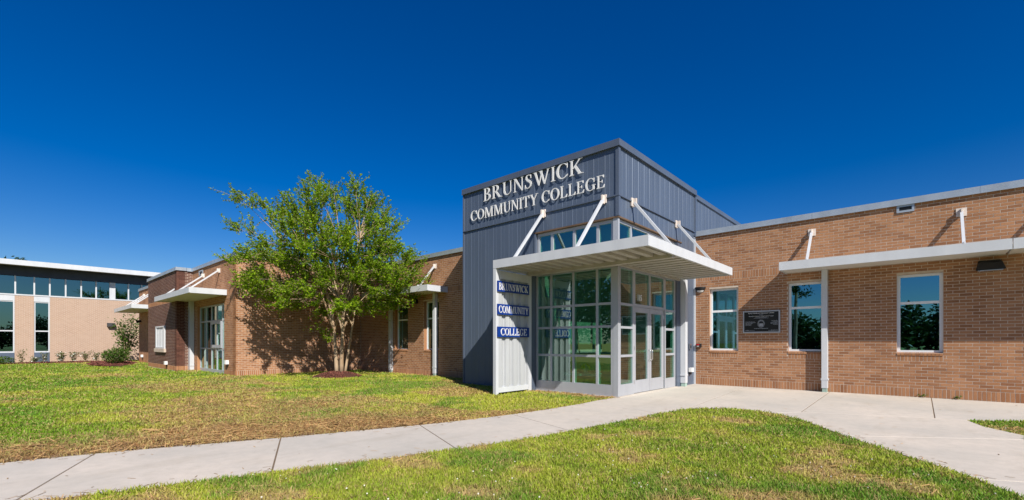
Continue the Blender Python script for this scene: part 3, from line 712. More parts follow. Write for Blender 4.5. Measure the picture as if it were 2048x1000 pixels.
for i, (a, b) in enumerate(((10.0, 10.846), (10.854, 11.68))):
    m = MB(); s = 0.10; x0, x1 = XT - 0.10, XT - 0.045; z0, z1 = 0.03, 2.085
    m.box(x0, x1, a, a + s, z0, z1); m.box(x0, x1, b - s, b, z0, z1); m.box(x0, x1, a + s, b - s, z0, 0.33); m.box(x0, x1, a + s, b - s, 1.965, z1)
    d = under(m.build('door', M['frame']))
    I = Matrix.Identity(4)
    g = MB(); xm = (x0 + x1) / 2; g.poly([(xm, a + s - .006, .324), (xm, b - s + .006, .324), (xm, b - s + .006, 1.971), (xm, a + s - .006, 1.971)]); o = g.build('pane', M['glass']); o.parent = d
    g = MB(); g.box(x0 - 0.06, x0 - 0.02, a + 0.06, b - 0.06, 0.99, 1.05); g.box(x0 - 0.02, x0, a + 0.06, a + 0.1, 0.99, 1.05); g.box(x0 - 0.02, x0, b - 0.1, b - 0.06, 0.99, 1.05); o = g.build('push_bar', M['steel']); o.parent = d
    hy = (b - 0.05) if i == 0 else (a + 0.05)
    g = MB(); hx = x1 + 0.055
    g.tube([(x1, hy, 0.80), (hx - .01, hy, 0.80), (hx, hy, 0.815), (hx, hy, 1.035), (hx - .01, hy, 1.05), (x1, hy, 1.05)], 0.011, 8); o = g.build('handle', M['steel'], smooth=True); o.parent = d
    g = MB(); hy2 = a if i == 0 else b
    for zz in (0.3, 1.1, 1.9): g.tube([(x1 + 0.008, hy2, zz - 0.05), (x1 + 0.008, hy2, zz + 0.05)], 0.012, 8)
    o = g.build('hinge', M['steel']); o.parent = d; o['kind'] = 'stuff'
downspout('B', XT - 0.03, 12.76, 12.92, 0.0, 3.0, 0.14)
# lobby interior
boxpart_('floor', 'floor', -7.44, XT - 0.2, YT + 0.2, 13.9, -0.1, 0.015)
boxpart_('inner_wall', 'inside', -7.45, XT - 0.3, 13.7, 13.8, 0.015, 4.4)
boxpart_('inner_wall', 'inside', -7.449, -7.41, YT + 0.2, 13.7, 0.015, 4.4)
boxpart_('inner_wall', 'inside', -7.40, XT - 0.2, YT + 0.3, 13.69, 4.3, 4.4)
boxpart_('inner_door', 'frame', -6.9, -5.9, 13.66, 13.69, 0.02, 2.1)
boxpart_('inner_column', 'inside', -5.62, -5.34, 9.5, 9.72, 0.015, 4.29)

# ------------------------------------------------------------------ entrance canopy and side fin
ec = under(empty('entrance_canopy', (-5.5, 8.5, 3.0))); ec.matrix_parent_inverse = bld_inv
def eck(o): o.parent = ec; o.matrix_parent_inverse = Matrix.Translation((5.5, -8.5, -3.0)); return o
CZ0, CZ1 = 2.98, 3.174; XF0 = -7.49; YE = 12.63
m = MB(); m.box(XF0, XC, YC, YC + 0.05, CZ0, CZ1); eck(m.build('fascia', M['white']))
for a, b in ((YC + 0.052, 8.95), (8.954, YE)):
    m = MB(); m.box(XC - 0.05, XC, a, b, CZ0, CZ1); eck(m.build('fascia', M['white']))
m = MB(); m.box(XF0, XF0 + 0.05, YC + 0.052, YT - 0.01, CZ0, CZ1); eck(m.build('fascia', M['white']))
m = MB(); m.box(XT + 0.01, XC - 0.052, YE - 0.05, YE, CZ0, CZ1); eck(m.build('fascia', M['white']))
m = MB(); m.box(XF0 + 0.051, XC - 0.051, YC + 0.051, YT - 0.005, 3.11, 3.14); m.box(XT + 0.005, XC - 0.051, YT - 0.004, YE - 0.051, 3.11, 3.14); eck(m.build('deck', M['soffit']))
def rib(a, b, lo, hi, axis):
    m = MB(); h0, h1 = 2.992, 3.109; t = 0.02
    pr = [(a, h1), (a + t, h0), (b - t, h0), (b, h1)]
    P = (lambda u, w, z: (u, w, z)) if axis == 'y' else (lambda u, w, z: (w, u, z))
    for (u0, z0), (u1, z1) in zip(pr[:-1], pr[1:]): m.poly([P(u0, lo, z0), P(u1, lo, z1), P(u1, hi, z1), P(u0, hi, z0)])
    for w in (lo, hi): m.poly([P(u, w, z) for u, z in pr])
    eck(m.build('deck_rib', M['soffit']))
for i in range(13):
    u = XF0 + 0.16 + i * 0.285; rib(u, u + 0.17, YC + 0.052, 8.86, 'y')
for i in range(11):
    u = 9.14 + i * 0.305; rib(u, u + 0.19, XT + 0.06, XC - 0.052, 'x')
m = MB(); m.box(XF0 + 0.1, XC - 0.052, 8.87, 9.0, 2.93, 3.108); eck(m.build('beam', M['soffit']))
m = MB(); m.box(XT + 0.006, XT + 0.055, 9.05, YE - 0.052, 2.95, 3.108); eck(m.build('beam', M['soffit']))
m = MB(); m.box(-7.44, XT, 9.05, YT - 0.004, 2.95, 3.108); eck(m.build('beam', M['soffit']))
def hanger(pt, pb, nrm):
    n = Vector(nrm); pt = Vector(pt); pb = Vector(pb); s = Vector((n.y, -n.x, 0))
    m = MB(); m.bar(pt + n * 0.06, pb, 0.055, 0.055); eck(m.build('hanger_rod', M['white']))
    m = MB(); a = pt + n * 0.02
    q = lambda i, j, k: a + s * i + n * j + Vector((0, 0, k))
    m.hexa([q(-.02, -.02, -.1), q(.02, -.02, -.1), q(.02, .1, -.1), q(-.02, .1, -.1), q(-.02, -.02, .09), q(.02, -.02, .09), q(.02, .1, .09), q(-.02, .1, .09)])
    m.hexa([q(-.06, -.02, -.08), q(.06, -.02, -.08), q(.06, 0.012, -.08), q(-.06, .012, -.08), q(-.06, -.02, .11), q(.06, -.02, .11), q(.06, .012, .11), q(-.06, .012, .11)])
    eck(m.build('bracket', M['cream']))
    m = MB(); e = pb; m.box(e.x - 0.03, e.x + 0.03, e.y - 0.03, e.y + 0.03, 3.141, e.z + 0.03); eck(m.build('lug', M['white']))
hanger((-7.114, YT, 4.5), (-7.114, 8.02, 3.20), (0, -1, 0)); hanger((-5.368, YT, 4.5), (-5.368, 8.02, 3.20), (0, -1, 0))
hanger((XT, 9.822, 4.5), (-3.93, 9.822, 3.20), (1, 0, 0)); hanger((XT, 12.4, 4.49), (-3.93, 12.4, 3.20), (1, 0, 0))
m = MB(); m.tube([(-4.85, 12.3, 3.03), (-4.85, 12.3, 2.99)], 0.05, 12); eck(m.build('downlight', M['plastic']))
# fin
fin = under(empty('fin_wall', (-7.45, 8.4, 0))); fin.matrix_parent_inverse = bld_inv
def fk(o): o.parent = fin; o.matrix_parent_inverse = Matrix.Translation((7.45, -8.4, 0)); return o
m = MB(); m.box(XF0, -7.40, YC + 0.003, YC + 0.095, -0.1, CZ0 - 0.002); fk(m.build('post', M['white']))
m = MB(); m.box(XF0, -7.40, 8.911, 9.031, -0.1, CZ0 - 0.002); fk(m.build('post', M['white']))
m = MB(); m.box(-7.48, -7.405, YC + 0.096, 8.91, 0.05, 0.17); fk(m.build('bottom_rail', M['white']))
m = MB(); m.box(-7.48, -7.405, YC + 0.096, 8.91, 2.75, 2.94); fk(m.build('top_rail', M['white']))
m = MB(); y = YC + 0.096; pts = []
while y < 8.91:
    pts += [(min(y + a, 8.91), b) for a, b in ((0, -7.407), (0.12, -7.407), (0.14, -7.46), (0.175, -7.46), (0.182, -7.44), (0.208, -7.44), (0.215, -7.46), (0.25, -7.46))]
    y += 0.27
pts.append((8.91, -7.415))
for (a, xa), (b, xb) in zip(pts[:-1], pts[1:]):
    if b - a > 1e-4:
        m.poly([(xa, a, 0.17), (xb, b, 0.17), (xb, b, 2.75), (xa, a, 2.75)]); m.poly([(xa - 0.03, a, 0.17), (xb - 0.03, b, 0.17), (xb - 0.03, b, 2.75), (xa - 0.03, a, 2.75)])
fk(m.build('ribbed_panel', M['pan']))
boxpart_('fin_jamb', 'coping_grey', -7.47, -7.401, 9.034, YT + 0.02, -0.1, CZ0 - 0.03)

# ------------------------------------------------------------------ serif lettering
T_, t_ = 0.118, 0.042; SH = 0.036
def rect(x0, y0, x1, y1): return [(x0, y0), (x1, y0), (x1, y1), (x0, y1)]
def stem(x, w=T_, y0=0.0, y1=1.0, e=0.085, bot=True, top=True):
    o = [rect(x, y0, x + w, y1)]
    if bot: o += [rect(x - e, y0, x + w + e, y0 + SH), [(x - 0.05, y0 + SH * .9), (x + 0.01, y0 + SH * .9), (x + 0.01, y0 + SH + .06)], [(x + w - .01, y0 + SH * .9), (x + w + 0.05, y0 + SH * .9), (x + w - 0.01, y0 + SH + .06)]]
    if top: o += [rect(x - e, y1 - SH, x + w + e, y1), [(x - 0.05, y1 - SH * .9), (x + 0.01, y1 - SH * .9), (x + 0.01, y1 - SH - .06)], [(x + w - .01, y1 - SH * .9), (x + w + 0.05, y1 - SH * .9), (x + w - 0.01, y1 - SH - .06)]]
    return o
def ring(cx, cy, a, b, cx2, a2, b2, t0, t1, n=26):
    o = []
    for i in range(n):
        u, v = R(t0 + (t1 - t0) * i / n), R(t0 + (t1 - t0) * (i + 1) / n)
        o.append([(cx + a * math.cos(u), cy + b * math.sin(u)), (cx + a * math.cos(v), cy + b * math.sin(v)), (cx2 + a2 * math.cos(v), cy + b2 * math.sin(v)), (cx2 + a2 * math.cos(u), cy + b2 * math.sin(u))])
    return o
def stroke(pts, th):
    o = []; P = [Vector((*p, 0)) for p in pts]; L = []
    for i, p in enumerate(P):
        d = (P[min(i + 1, len(P) - 1)] - P[max(i - 1, 0)]).normalized(); n = Vector((-d.y, d.x, 0)) * th[i] / 2; L.append((p + n, p - n))
    for (a, b), (c, d) in zip(L[:-1], L[1:]): o.append([(a.x, a.y), (c.x, c.y), (d.x, d.y), (b.x, b.y)])
    return o
G = {
 'I': (stem(.09), .33),
 'L': (stem(.09) + [rect(.1, 0, .62, t_), [(.62, 0), (.67, .25), (.63, .25), (.48, t_)]], .70),
 'E': (stem(.09) + [rect(.1, 1 - t_, .60, 1), rect(.2, .49, .46, .49 + t_), rect(.1, 0, .62, t_), [(.60, 1), (.60, .79), (.57, .79), (.46, 1 - t_)], rect(.44, .40, .47, .63), [(.62, 0), (.67, .25), (.63, .25), (.5, t_)]], .72),
 'T': (stem(.27, top=False) + [rect(.02, 1 - t_, .67, 1), [(.02, 1), (-.01, .76), (.025, .76), (.14, 1 - t_)], [(.67, 1), (.70, .76), (.665, .76), (.55, 1 - t_)]], .71),
 'K': (stem(.09) + [[(.2, .42), (.27, .42), (.74, 1), (.65, 1)], rect(.55, 1 - SH, .84, 1), [(.30, .56), (.41, .66), (.80, 0), (.61, 0)], rect(.54, 0, .90, SH)], .92),
 'N': (stem(.12, t_) + stem(.70, t_, bot=False) + [[(.05, 1), (.24, 1), (.755, 0), (.70, 0)]], .87),
 'M': (stem(.10, t_) + stem(.83, T_) + [[(.07, 1), (.25, 1), (.57, .08), (.50, 0)], [(.50, 0), (.555, 0), (.90, 1), (.83, 1)]], 1.09),
 'W': ([[(.05, 1), (.21, 1), (.45, .08), (.38, 0)], [(.38, 0), (.44, 0), (.68, .92), (.62, .96)], [(.46, 1), (.62, 1), (.86, .08), (.79, 0)], [(.79, 0), (.85, 0), (1.13, 1), (1.06, 1)], rect(-.03, 1 - SH, .30, 1), rect(.38, 1 - SH, .70, 1), rect(.97, 1 - SH, 1.22, 1)], 1.22),
 'Y': ([[(.04, 1), (.21, 1), (.46, .48), (.34, .42)], [(.38, .44), (.44, .42), (.75, 1), (.68, 1)], rect(-.03, 1 - SH, .29, 1), rect(.58, 1 - SH, .84, 1)] + stem(.33, y1=.5, top=False), .82),
 'U': (stem(.09, y0=.3, bot=False) + stem(.66, t_, y0=.3, bot=False) + ring(.402, .32, .312, .335, .45, .213, .275, 180, 360), .82),
 'O': (ring(.43, .5, .43, .515, .43, .275, .465, 0, 360, 40), .88),
 'C': (ring(.43, .5, .43, .515, .45, .295, .465, 42, 318, 34) + [rect(.715, .64, .75, .98), [(.72, .09), (.78, .22), (.755, .235), (.66, .12)]], .82),
 'G': (ring(.43, .5, .43, .515, .45, .295, .465, 42, 312, 34) + [rect(.715, .64, .75, .98), rect(.63, .06, .78, .43), rect(.55, .40, .86, .44)], .90),
 'S': (stroke([(.475, .78), (.44, .89), (.37, .95), (.28, .97), (.18, .935), (.125, .84), (.135, .72), (.23, .61), (.34, .52), (.44, .42), (.48, .29), (.44, .14), (.35, .055), (.24, .028), (.14, .06), (.075, .15), (.05, .25)], [.03, .04, .05, .055, .08, .11, .14, .165, .165, .15, .125, .09, .06, .05, .05, .04, .03]) + [rect(.45, .70, .485, .98), rect(.03, .02, .065, .30)], .60),
 'B': (stem(.09) + [rect(.15, 1 - t_, .31, 1), rect(.15, .50, .33, .55), rect(.15, 0, .33, t_)] + ring(.30, .76, .27, .24, .28, .145, .19, -90, 90) + ring(.32, .27, .32, .27, .30, .185, .22, -90, 90), .70),
 'R': (stem(.09) + [rect(.15, 1 - t_, .31, 1), rect(.15, .46, .31, .51)] + ring(.30, .73, .29, .27, .28, .155, .22, -90, 90) + [[(.28, .49), (.44, .49), (.78, 0), (.60, 0)], rect(.60, 0, .88, SH)], .86),
}
gcache = {}
def glyph(ch, h, w, dep, mat):
    key = (ch, round(h, 3), round(w, 4), dep, mat)
    if key in gcache: return gcache[key]
    polys, adv = G[ch]; V = []; F = []
    for p in polys:
        A = sum(p[i][0] * p[(i + 1) % len(p)][1] - p[(i + 1) % len(p)][0] * p[i][1] for i in range(len(p)))
        if abs(A) < 1e-6: continue
        if A < 0: p = p[::-1]
        F.append(list(range(len(V), len(V) + len(p)))); V += [Vector(q) for q in p]
    vo, eo, fo, _, _, of = delaunay_2d_cdt(V, [], F, 0, 1e-5); fo = [f for f, q in zip(fo, of) if q]
    me = bpy.data.meshes.new('letter_' + ch); n = len(vo); verts = [(v.x * w, 0.0, v.y * h) for v in vo] + [(v.x * w, dep, v.y * h) for v in vo]
    faces = [tuple(f) for f in fo] + [tuple(n + i for i in reversed(f)) for f in fo]; cnt = {}
    for f in fo:
        for i in range(len(f)):
            a, b = f[i], f[(i + 1) % len(f)]; cnt.setdefault((min(a, b), max(a, b)), []).append((a, b))
    for k, l in cnt.items():
        if len(l) == 1: a, b = l[0]; faces.append((b, a, n + a, n + b))
    me.from_pydata(verts, [], faces); me.materials.append(M[mat]); me.update(); gcache[key] = me
    return me
def lettering(parent, text, width, h, loc, rotz, dep=0.016, mat='letter', gap=0.06):
    tot = sum((G[c][1] + gap) if c != ' ' else 0.34 for c in text) - gap; w = width / tot; x = 0
    for c in text:
        if c == ' ': x += 0.34 * w; continue
        o = place('letter', glyph(c, h, w, dep, mat)); o.parent = parent
        o.location = Vector(loc) + Matrix.Rotation(rotz, 3, 'Z') @ Vector((x, 0, 0)); o.rotation_euler = (0, 0, rotz); x += (G[c][1] + gap) * w
sg = empty('lettering_sign', (-9.8, YT, 4.78)); tag(sg, 'raised white serif lettering BRUNSWICK COMMUNITY COLLEGE high on the grey tower', 'sign')
lettering(sg, 'BRUNSWICK', 3.36, 0.365, (0.53, -0.036, 0.475), 0); lettering(sg, 'COMMUNITY COLLEGE', 4.47, 0.29, (0.0, -0.036, 0.0), 0)
for word, z0, z1, w, y0 in (('BRUNSWICK', 2.44, 2.69, 1.07, 7.77), ('COMMUNITY', 1.90, 2.147, 1.08, 7.77), ('COLLEGE', 1.368, 1.612, 0.96, 7.835)):
    pos = {'BRUNSWICK': 'top', 'COMMUNITY': 'middle', 'COLLEGE': 'bottom'}[word]
    s = empty('blue_sign', (-7.40, 7.741, z0)); tag(s, 'blue sign reading %s, %s of three on the white ribbed fin' % (word, pos), 'sign', 'blue word signs on the fin')
    mm = MB(); mm.box(0.012, 0.04, 0, 1.15, 0, z1 - z0); mm.build('panel', M['blue'], s)
    mm = MB(); mm.box(-0.03, 0.012, 0.1, 0.14, 0.05, z1 - z0 - 0.05); mm.box(-0.03, 0.012, 1.0, 1.04, 0.05, z1 - z0 - 0.05); mm.build('standoff', M['steel'], s)
    lettering(s, word, w, 0.165, (0.052, y0 - 7.741, 0.04), R(90), 0.011)

# ------------------------------------------------------------------ small things on the walls
def text_mesh(body, size, mat, ext=0.002, align='CENTER', wscale=1.0, bold=0.0):
    cu = bpy.data.curves.new('txt', 'FONT'); cu.body = body; cu.size = size; cu.extrude = ext; cu.align_x = align; cu.resolution_u = 3; cu.offset = bold
    ob = bpy.data.objects.new('txt', cu); col.objects.link(ob); dg = bpy.context.evaluated_depsgraph_get()
    me = bpy.data.meshes.new_from_object(ob.evaluated_get(dg)); bpy.data.objects.remove(ob); bpy.data.curves.remove(cu)
    me.materials.clear(); me.materials.append(mat)
    if wscale != 1: me.transform(Matrix.Diagonal((wscale, 1, 1, 1)))
    return me
pq = empty('memorial_plaque', (-3.21, YR - 0.008, 1.5)); tag(pq, 'black dedication plaque in a silver frame on brick between two windows', 'plaque')
W2 = 0.455; mm = MB(); mm.box(-W2 + .03, W2 - .03, -0.03, 0, 0.03, 0.575); mm.build('plate', M['bronze'], pq)
mm = MB(); mm.box(-W2, -W2 + .032, -0.045, 0, 0, 0.605); mm.box(W2 - .032, W2, -0.045, 0, 0, 0.605); mm.box(-W2 + .032, W2 - .032, -0.045, 0, 0, 0.032); mm.box(-W2 + .032, W2 - .032, -0.045, 0, 0.573, 0.605); mm.build('frame', M['frame'], pq)
for body, size, z in (('Early Childhood Education Center', 0.046, 0.525), ('Brunswick Community College Board of Trustees', 0.030, 0.445)):
    me = text_mesh(body, size, M['letter']); o = place('inscription', me, pq, (0, -0.034, z)); o.rotation_euler = (R(90), 0, 0)
mm = MB()                                   # the finer lines, too small to read
def fine(x0, x1, z, h=0.010):
    x = x0
    while x < x1:
        l = random.uniform(0.015, 0.045); mm.box(x, min(x + l, x1), -0.034, -0.029, z, z + h * random.uniform(.7, 1)); x += l + 0.008
fine(-.05, .05, .485); fine(-.14, .14, .415, .008); fine(-.18, .18, .398, .008); fine(-.17, .17, .115, .012)
for i in range(5): fine(-.39, -.39 + (.23, .25, .18, .15, .14)[i], .30 - i * .024); fine(.40 - (.15, .12, .17, .17, .11)[i], .40, .32 - i * .025)
fine(-.39, -.16, .058, .008); fine(-.39, -.30, .070, .008); fine(.18, .40, .058, .008); fine(.24, .40, .070, .008)
o = mm.build('fine_print', M['frame'], pq); o['kind'] = 'stuff'
mm = MB()
for i in range(40):
    t = 2 * math.pi * i / 40; t2 = t + 0.11
    for r0, r1 in ((0.088, 0.098), (0.066, 0.080)):
        mm.poly([(r * math.cos(u) * 0.9, -0.034, 0.25 + r * math.sin(u) * 1.1) for r, u in ((r0, t), (r1, t), (r1, t2), (r0, t2))])
mm.poly([(-.05, -.034, .22), (.05, -.034, .22), (.03, -.034, .265), (0, -.034, .245), (-.03, -.034, .265)]); mm.poly([(-.04, -.034, .19), (.04, -.034, .19), (.045, -.034, .212), (-.045, -.034, .212)])
mm.build('seal', M['frame'], pq)
nb = empty('door_number', (XT - 0.032, 10.19, 2.255)); tag(nb, 'white number 115 on the glass above the entrance doors', 'number')
x = 0
for ch in '115':
    o = place('digit', text_mesh(ch, 0.20, M['letter'], 0.003, 'LEFT', 0.85, 0.005), nb, (-0.019, x, 0)); o.rotation_euler = (R(90), 0, R(90)); x += 0.082 if ch == '1' else 0.1
# half-round wall lamp by the tower
wl = empty('wall_lamp', (-4.84, YR - 0.008, 2.72)); tag(wl, 'black half round wall lamp on brick left of the first window', 'lamp')
mm = MB(); n = 14; prof = [(0.155, 0.155), (0.155, 0.12), (0.135, 0.075), (0.11, 0.055), (0.08, 0.015), (0.03, 0.0)]
rings = [[(r * math.cos(math.pi * k / n), -r * 0.75 * math.sin(math.pi * k / n), z) for k in range(n + 1)] for r, z in prof]
for a, b in zip(rings[:3], rings[1:4]):
    for k in range(n): mm.poly([a[k], a[k + 1], b[k + 1], b[k]])
mm.poly(rings[0]); mm.box(-0.12, 0.12, -0.012, 0, 0.03, 0.15); mm.build('hood', M['dark'], wl)
mm = MB()
for a, b in zip(rings[3:-1], rings[4:]):
    for k in range(n): mm.poly([a[k], a[k + 1], b[k + 1], b[k]])
mm.poly(rings[-1]); mm.build('lens', M['plastic'], wl)
al = empty('alarm_strobe', (-4.87, YR - 0.008, 1.10)); tag(al, 'small black alarm box with red lens on brick by the entrance', 'alarm')
mm = MB(); mm.box(-0.07, 0.07, -0.09, 0, 0, 0.10); mm.build('housing', M['dark'], al); mm = MB(); mm.box(-0.05, 0.03, -0.10, -0.091, 0.055, 0.09); mm.build('lens', M['red'], al); mm = MB(); mm.box(-0.045, 0.02, -0.098, -0.091, 0.02, 0.035); mm.build('name_plate', M['plastic'], al)
kp = empty('door_keypad', (XT, 13.40, 1.05)); tag(kp, 'small silver keypad on the grey panel right of the entrance doors', 'keypad')
mm = MB(); mm.box(0, 0.04, -0.045, 0.045, 0, 0.15); mm.build('housing', M['steel'], kp); mm = MB(); mm.box(0.04, 0.046, -0.03, 0.03, 0.02, 0.10); mm.build('keys', M['dark'], kp)
ob_ = empty('outlet_cover', (XT, 13.42, 0.38)); tag(ob_, 'white weatherproof outlet cover low on the grey entrance panel', 'outlet')
mm = MB(); mm.box(0, 0.09, -0.09, 0.09, 0.0, 0.12); mm.build('lid', M['plastic'], ob_); mm = MB(); mm.box(0, 0.05, -0.06, 0.03, -0.07, -0.002); mm.build('backplate', M['dark'], ob_)
def floodlight(x, y, z, w, label):
    f = empty('floodlight', (x, y - 0.008, z)); tag(f, label, 'floodlight')
    mm = MB(); mm.hexa([(-w / 2 - .02, -0.24, 0), (w / 2 + .02, -0.24, 0), (w / 2, 0, 0.02), (-w / 2, 0, 0.02), (-w / 2 + .03, -0.17, 0.17), (w / 2 - .03, -0.17, 0.17), (w / 2 - .03, 0, 0.19), (-w / 2 + .03, 0, 0.19)]); mm.build('housing', M['dark'], f)
    mm = MB(); mm.box(-w / 2 + .02, w / 2 - .02, -0.22, -0.03, -0.012, -0.001); mm.build('lens', M['steel'], f)
    mm = MB(); mm.box(-w * .42, w * .42, -0.08, 0, 0.192, 0.215); mm.build('mounting_arm', M['dark'], f)
floodlight(1.10, YR, 2.74, 0.40, 'black floodlight under the long canopy on the right brick wall')
floodlight(-14.5, YREC, 2.72, 0.32, 'black floodlight under the small canopy between the two narrow windows')
vt = empty('wall_vent', (-0.235, YR - 0.008, 4.225)); tag(vt, 'small rectangular metal vent just under the right roof edge', 'vent')
mm = MB(); w, h = 0.155, 0.172; mm.box(-w, -w + .045, -.02, 0, 0, h); mm.box(w - .045, w, -.02, 0, 0, h); mm.box(-w + .045, w - .045, -.02, 0, 0, .045); mm.box(-w + .045, w - .045, -.02, 0, h - .045, h); mm.build('frame', M['coping'], vt)
mm = MB(); mm.box(-w + .045, w - .045, -.008, -0.001, .045, h - .045); mm.build('opening', M['dark'], vt)
vt2 = empty('wall_vent', (-22.9, YL - 0.008, 4.1)); tag(vt2, 'small metal vent under the left wing roof edge above the canopy', 'vent')
mm = MB(); w, h = 0.3, 0.22; mm.box(-w, -w + .1, -.02, 0, 0, h); mm.box(w - .1, w, -.02, 0, 0, h); mm.box(-w + .1, w - .1, -.02, 0, 0, .05); mm.box(-w + .1, w - .1, -.02, 0, h - .05, h); mm.build('frame', M['coping'], vt2)
mm = MB(); mm.box(-w + .1, w - .1, -.008, -0.001, .05, h - .05); mm.build('opening', M['dark'], vt2)
def hosebox(x, y, z, label):
    f = empty('wall_outlet', (x, y - 0.008, z)); tag(f, label, 'outlet')
    mm = MB(); mm.box(-0.09, 0.09, -0.11, 0, 0, 0.15); mm.build('cover', M['plastic'], f); mm = MB(); mm.box(-0.05, 0.05, -0.05, 0, -0.06, -0.001); mm.build('backplate', M['dark'], f)
hosebox(-19.42, YL, 0.42, 'white outlet cover low on the brick pier right of the left storefront')
hosebox(-35.0, YL, 0.35, 'white outlet cover on brick at the far left end of the building')
hosebox(-25.9, 5.09, 0.22, 'pale outlet cover low on the dark brown brick bay')
cm = empty('security_camera', (-35.6, YL - 0.008, 2.55)); tag(cm, 'black security light under the farthest left canopy', 'security light')
mm = MB(); mm.tube([(0, -0.02, 0), (0, -0.22, -0.06)], [0.07, 0.09], 10); mm.build('housing', M['dark'], cm); mm = MB(); mm.box(-.06, .06, -.02, 0, -.06, .06); mm.build('backplate', M['dark'], cm)
# lobby bench with a yellow flower
bn = empty('lobby_bench', (-6.35, 9.95, 0.015)); tag(bn, 'low pale bench inside the glazed lobby', 'bench')
mm = MB(); mm.box(-0.55, 0.55, -0.2, 0.2, 0.38, 0.44); mm.build('seat', M['plastic'], bn)
for sx in (-0.48, 0.42): mm = MB(); mm.box(sx, sx + 0.06, -0.17, 0.17, 0, 0.38); mm.build('leg', M['frame'], bn)
fl = empty('flower_pot', (-6.35, 9.93, 0.455)); tag(fl, 'yellow flowers in a pot on the bench behind the lobby glass', 'flower')
mm = MB(); mm.tube([(0, 0, 0), (0, 0, 0.11)], [0.05, 0.07], 12); mm.build('pot', M['white'], fl)
mm = MB()
for i in range(24):
    a, e = random.uniform(0, 6.28), random.uniform(0.2, 1.4); d = Vector((math.cos(a) * math.cos(e), math.sin(a) * math.cos(e), math.sin(e))) * 0.13; c = Vector((0, 0, 0.11)) + d
    s = d.cross(Vector((0, 0, 1))).normalized() * 0.035; u = s.cross(d).normalized() * 0.035; mm.poly([c - s - u, c + s - u, c + s + u, c - s + u])
mm.build('petals', M['yellow'], fl)

# ------------------------------------------------------------------ far building at the left
fb = empty('far_building', (XFAR, 3, 0)); tag(fb, 'pale tan brick hall with overhanging white roof and ribbon windows at far left', 'building')
fbi = Matrix.Translation((-XFAR, -3, 0))
def fu(o): o.parent = fb; o.matrix_parent_inverse = fbi; return o
FB = lambda n, mt, *b: fu(boxpart(n, M[mt], None, *b))
tall = [(-2.6, -1.95), (-0.35, 0.50), (1.31, 1.985)]
ys = [-8.0] + [v for t in tall for v in t] + [14.0]
for i in range(0, len(ys), 2): FB('brick_wall', 'far_brick', XFAR - 0.3, XFAR, ys[i], ys[i + 1], -0.2, 4.08)
for a, b in tall:
    FB('spandrel', 'white', XFAR - 0.2, XFAR + 0.01, a - 0.005, b + 0.005, 3.74, 4.06)
    FB('spandrel', 'clad', XFAR - 0.2, XFAR + 0.01, a, b, -0.2, 0.62)
    mm = MB(); w = 0.06
    mm.box(XFAR - 0.14, XFAR - 0.03, a, a + w, 0.62, 3.74); mm.box(XFAR - 0.14, XFAR + 0.01, b - w, b, 0.62, 3.74); mm.box(XFAR - 0.14, XFAR - 0.02, a + w, b - w, 0.62, 0.70); mm.box(XFAR - 0.14, XFAR - 0.02, a + w, b - w, 3.68, 3.74); mm.box(XFAR - 0.14, XFAR - 0.025, a + w, b - w, 1.90, 1.97)
    wo_ = fu(mm.build('window', M['white']))
    for c, d in ((0.70, 1.90), (1.97, 3.68)):
        g = MB(); g.poly([(XFAR - .09, a + w, c), (XFAR - .09, b - w, c), (XFAR - .09, b - w, d), (XFAR - .09, a + w, d)]); o = g.build('pane', M['glass_far']); o.parent = wo_
FB('sill_band', 'white', XFAR - 0.3, XFAR + 0.02, -8, 14, 4.082, 4.16)
mul = [-2.3, -1.6, -0.9, -0.2, 0.53, 1.32, 1.99, 2.70, 3.42, 4.14, 4.84, 5.07, 5.79, 6.5, 7.2]
for i, y in enumerate(mul):
    if i < len(mul) - 1 and not (y == 4.84):
        g = MB(); g.poly([(XFAR - .1, y + .03, 4.16), (XFAR - .1, mul[i + 1] - .03, 4.16), (XFAR - .1, mul[i + 1] - .03, 5.25), (XFAR - .1, y + .03, 5.25)]); fu(g.build('ribbon_pane', M['glass_far']))
    FB('mullion', 'white', XFAR - 0.15, XFAR + 0.01, y - 0.035, y + 0.035, 4.16, 5.25)
FB('mullion_panel', 'white', XFAR - 0.15, XFAR, 4.876, 5.034, 4.16, 5.25)
FB('ribbon_end', 'clad', XFAR - 0.2, XFAR, 7.24, 14, 4.16, 5.25); FB('ribbon_end', 'clad', XFAR - 0.2, XFAR, -8, -2.34, 4.16, 5.25)
M['eave_shade'] = paint('eave_shaded_band', (0.03, 0.04, 0.065), 0.5, 0.1)  # band colour darkened to carry the roof overhang's shadow
FB('dark_band', 'eave_shade', XFAR - 0.3, XFAR + 0.02, -8, 14, 5.252, 5.85)
mm = MB(); mm.box(XFAR - 14, XFAR + 0.95, -9, 14.6, 5.86, 6.02); fu(mm.build('roof', M['roof'])); mm = MB(); mm.box(XFAR + 0.952, XFAR + 1.0, -9, 14.6, 5.80, 6.10); fu(mm.build('fascia', M['white']))
FB('inner_wall', 'inside_dark', XFAR - 6.1, XFAR - 6, -8, 14, 0, 5.85); FB('end_wall', 'far_brick', XFAR - 14, XFAR - 0.3, 13.7, 14, -0.2, 5.85); FB('floor', 'floor', XFAR - 6, XFAR - 0.3, -8, 14, -0.1, 0.02)
fl_ = empty('wall_pack_light', (XFAR, 4.87, 2.30)); tag(fl_, 'dark boxy light on the pale brick wall of the far hall', 'lamp')
mm = MB(); mm.hexa([(0, -0.2, 0), (0.26, -0.2, 0), (0.26, 0.2, 0), (0, 0.2, 0), (0, -0.2, 0.24), (0.18, -0.2, 0.24), (0.18, 0.2, 0.24), (0, 0.2, 0.24)]); mm.build('housing', M['dark'], fl_); mm = MB(); mm.box(0.03, 0.22, -.16, .16, -.012, -.001); mm.build('lens', M['plastic'], fl_)

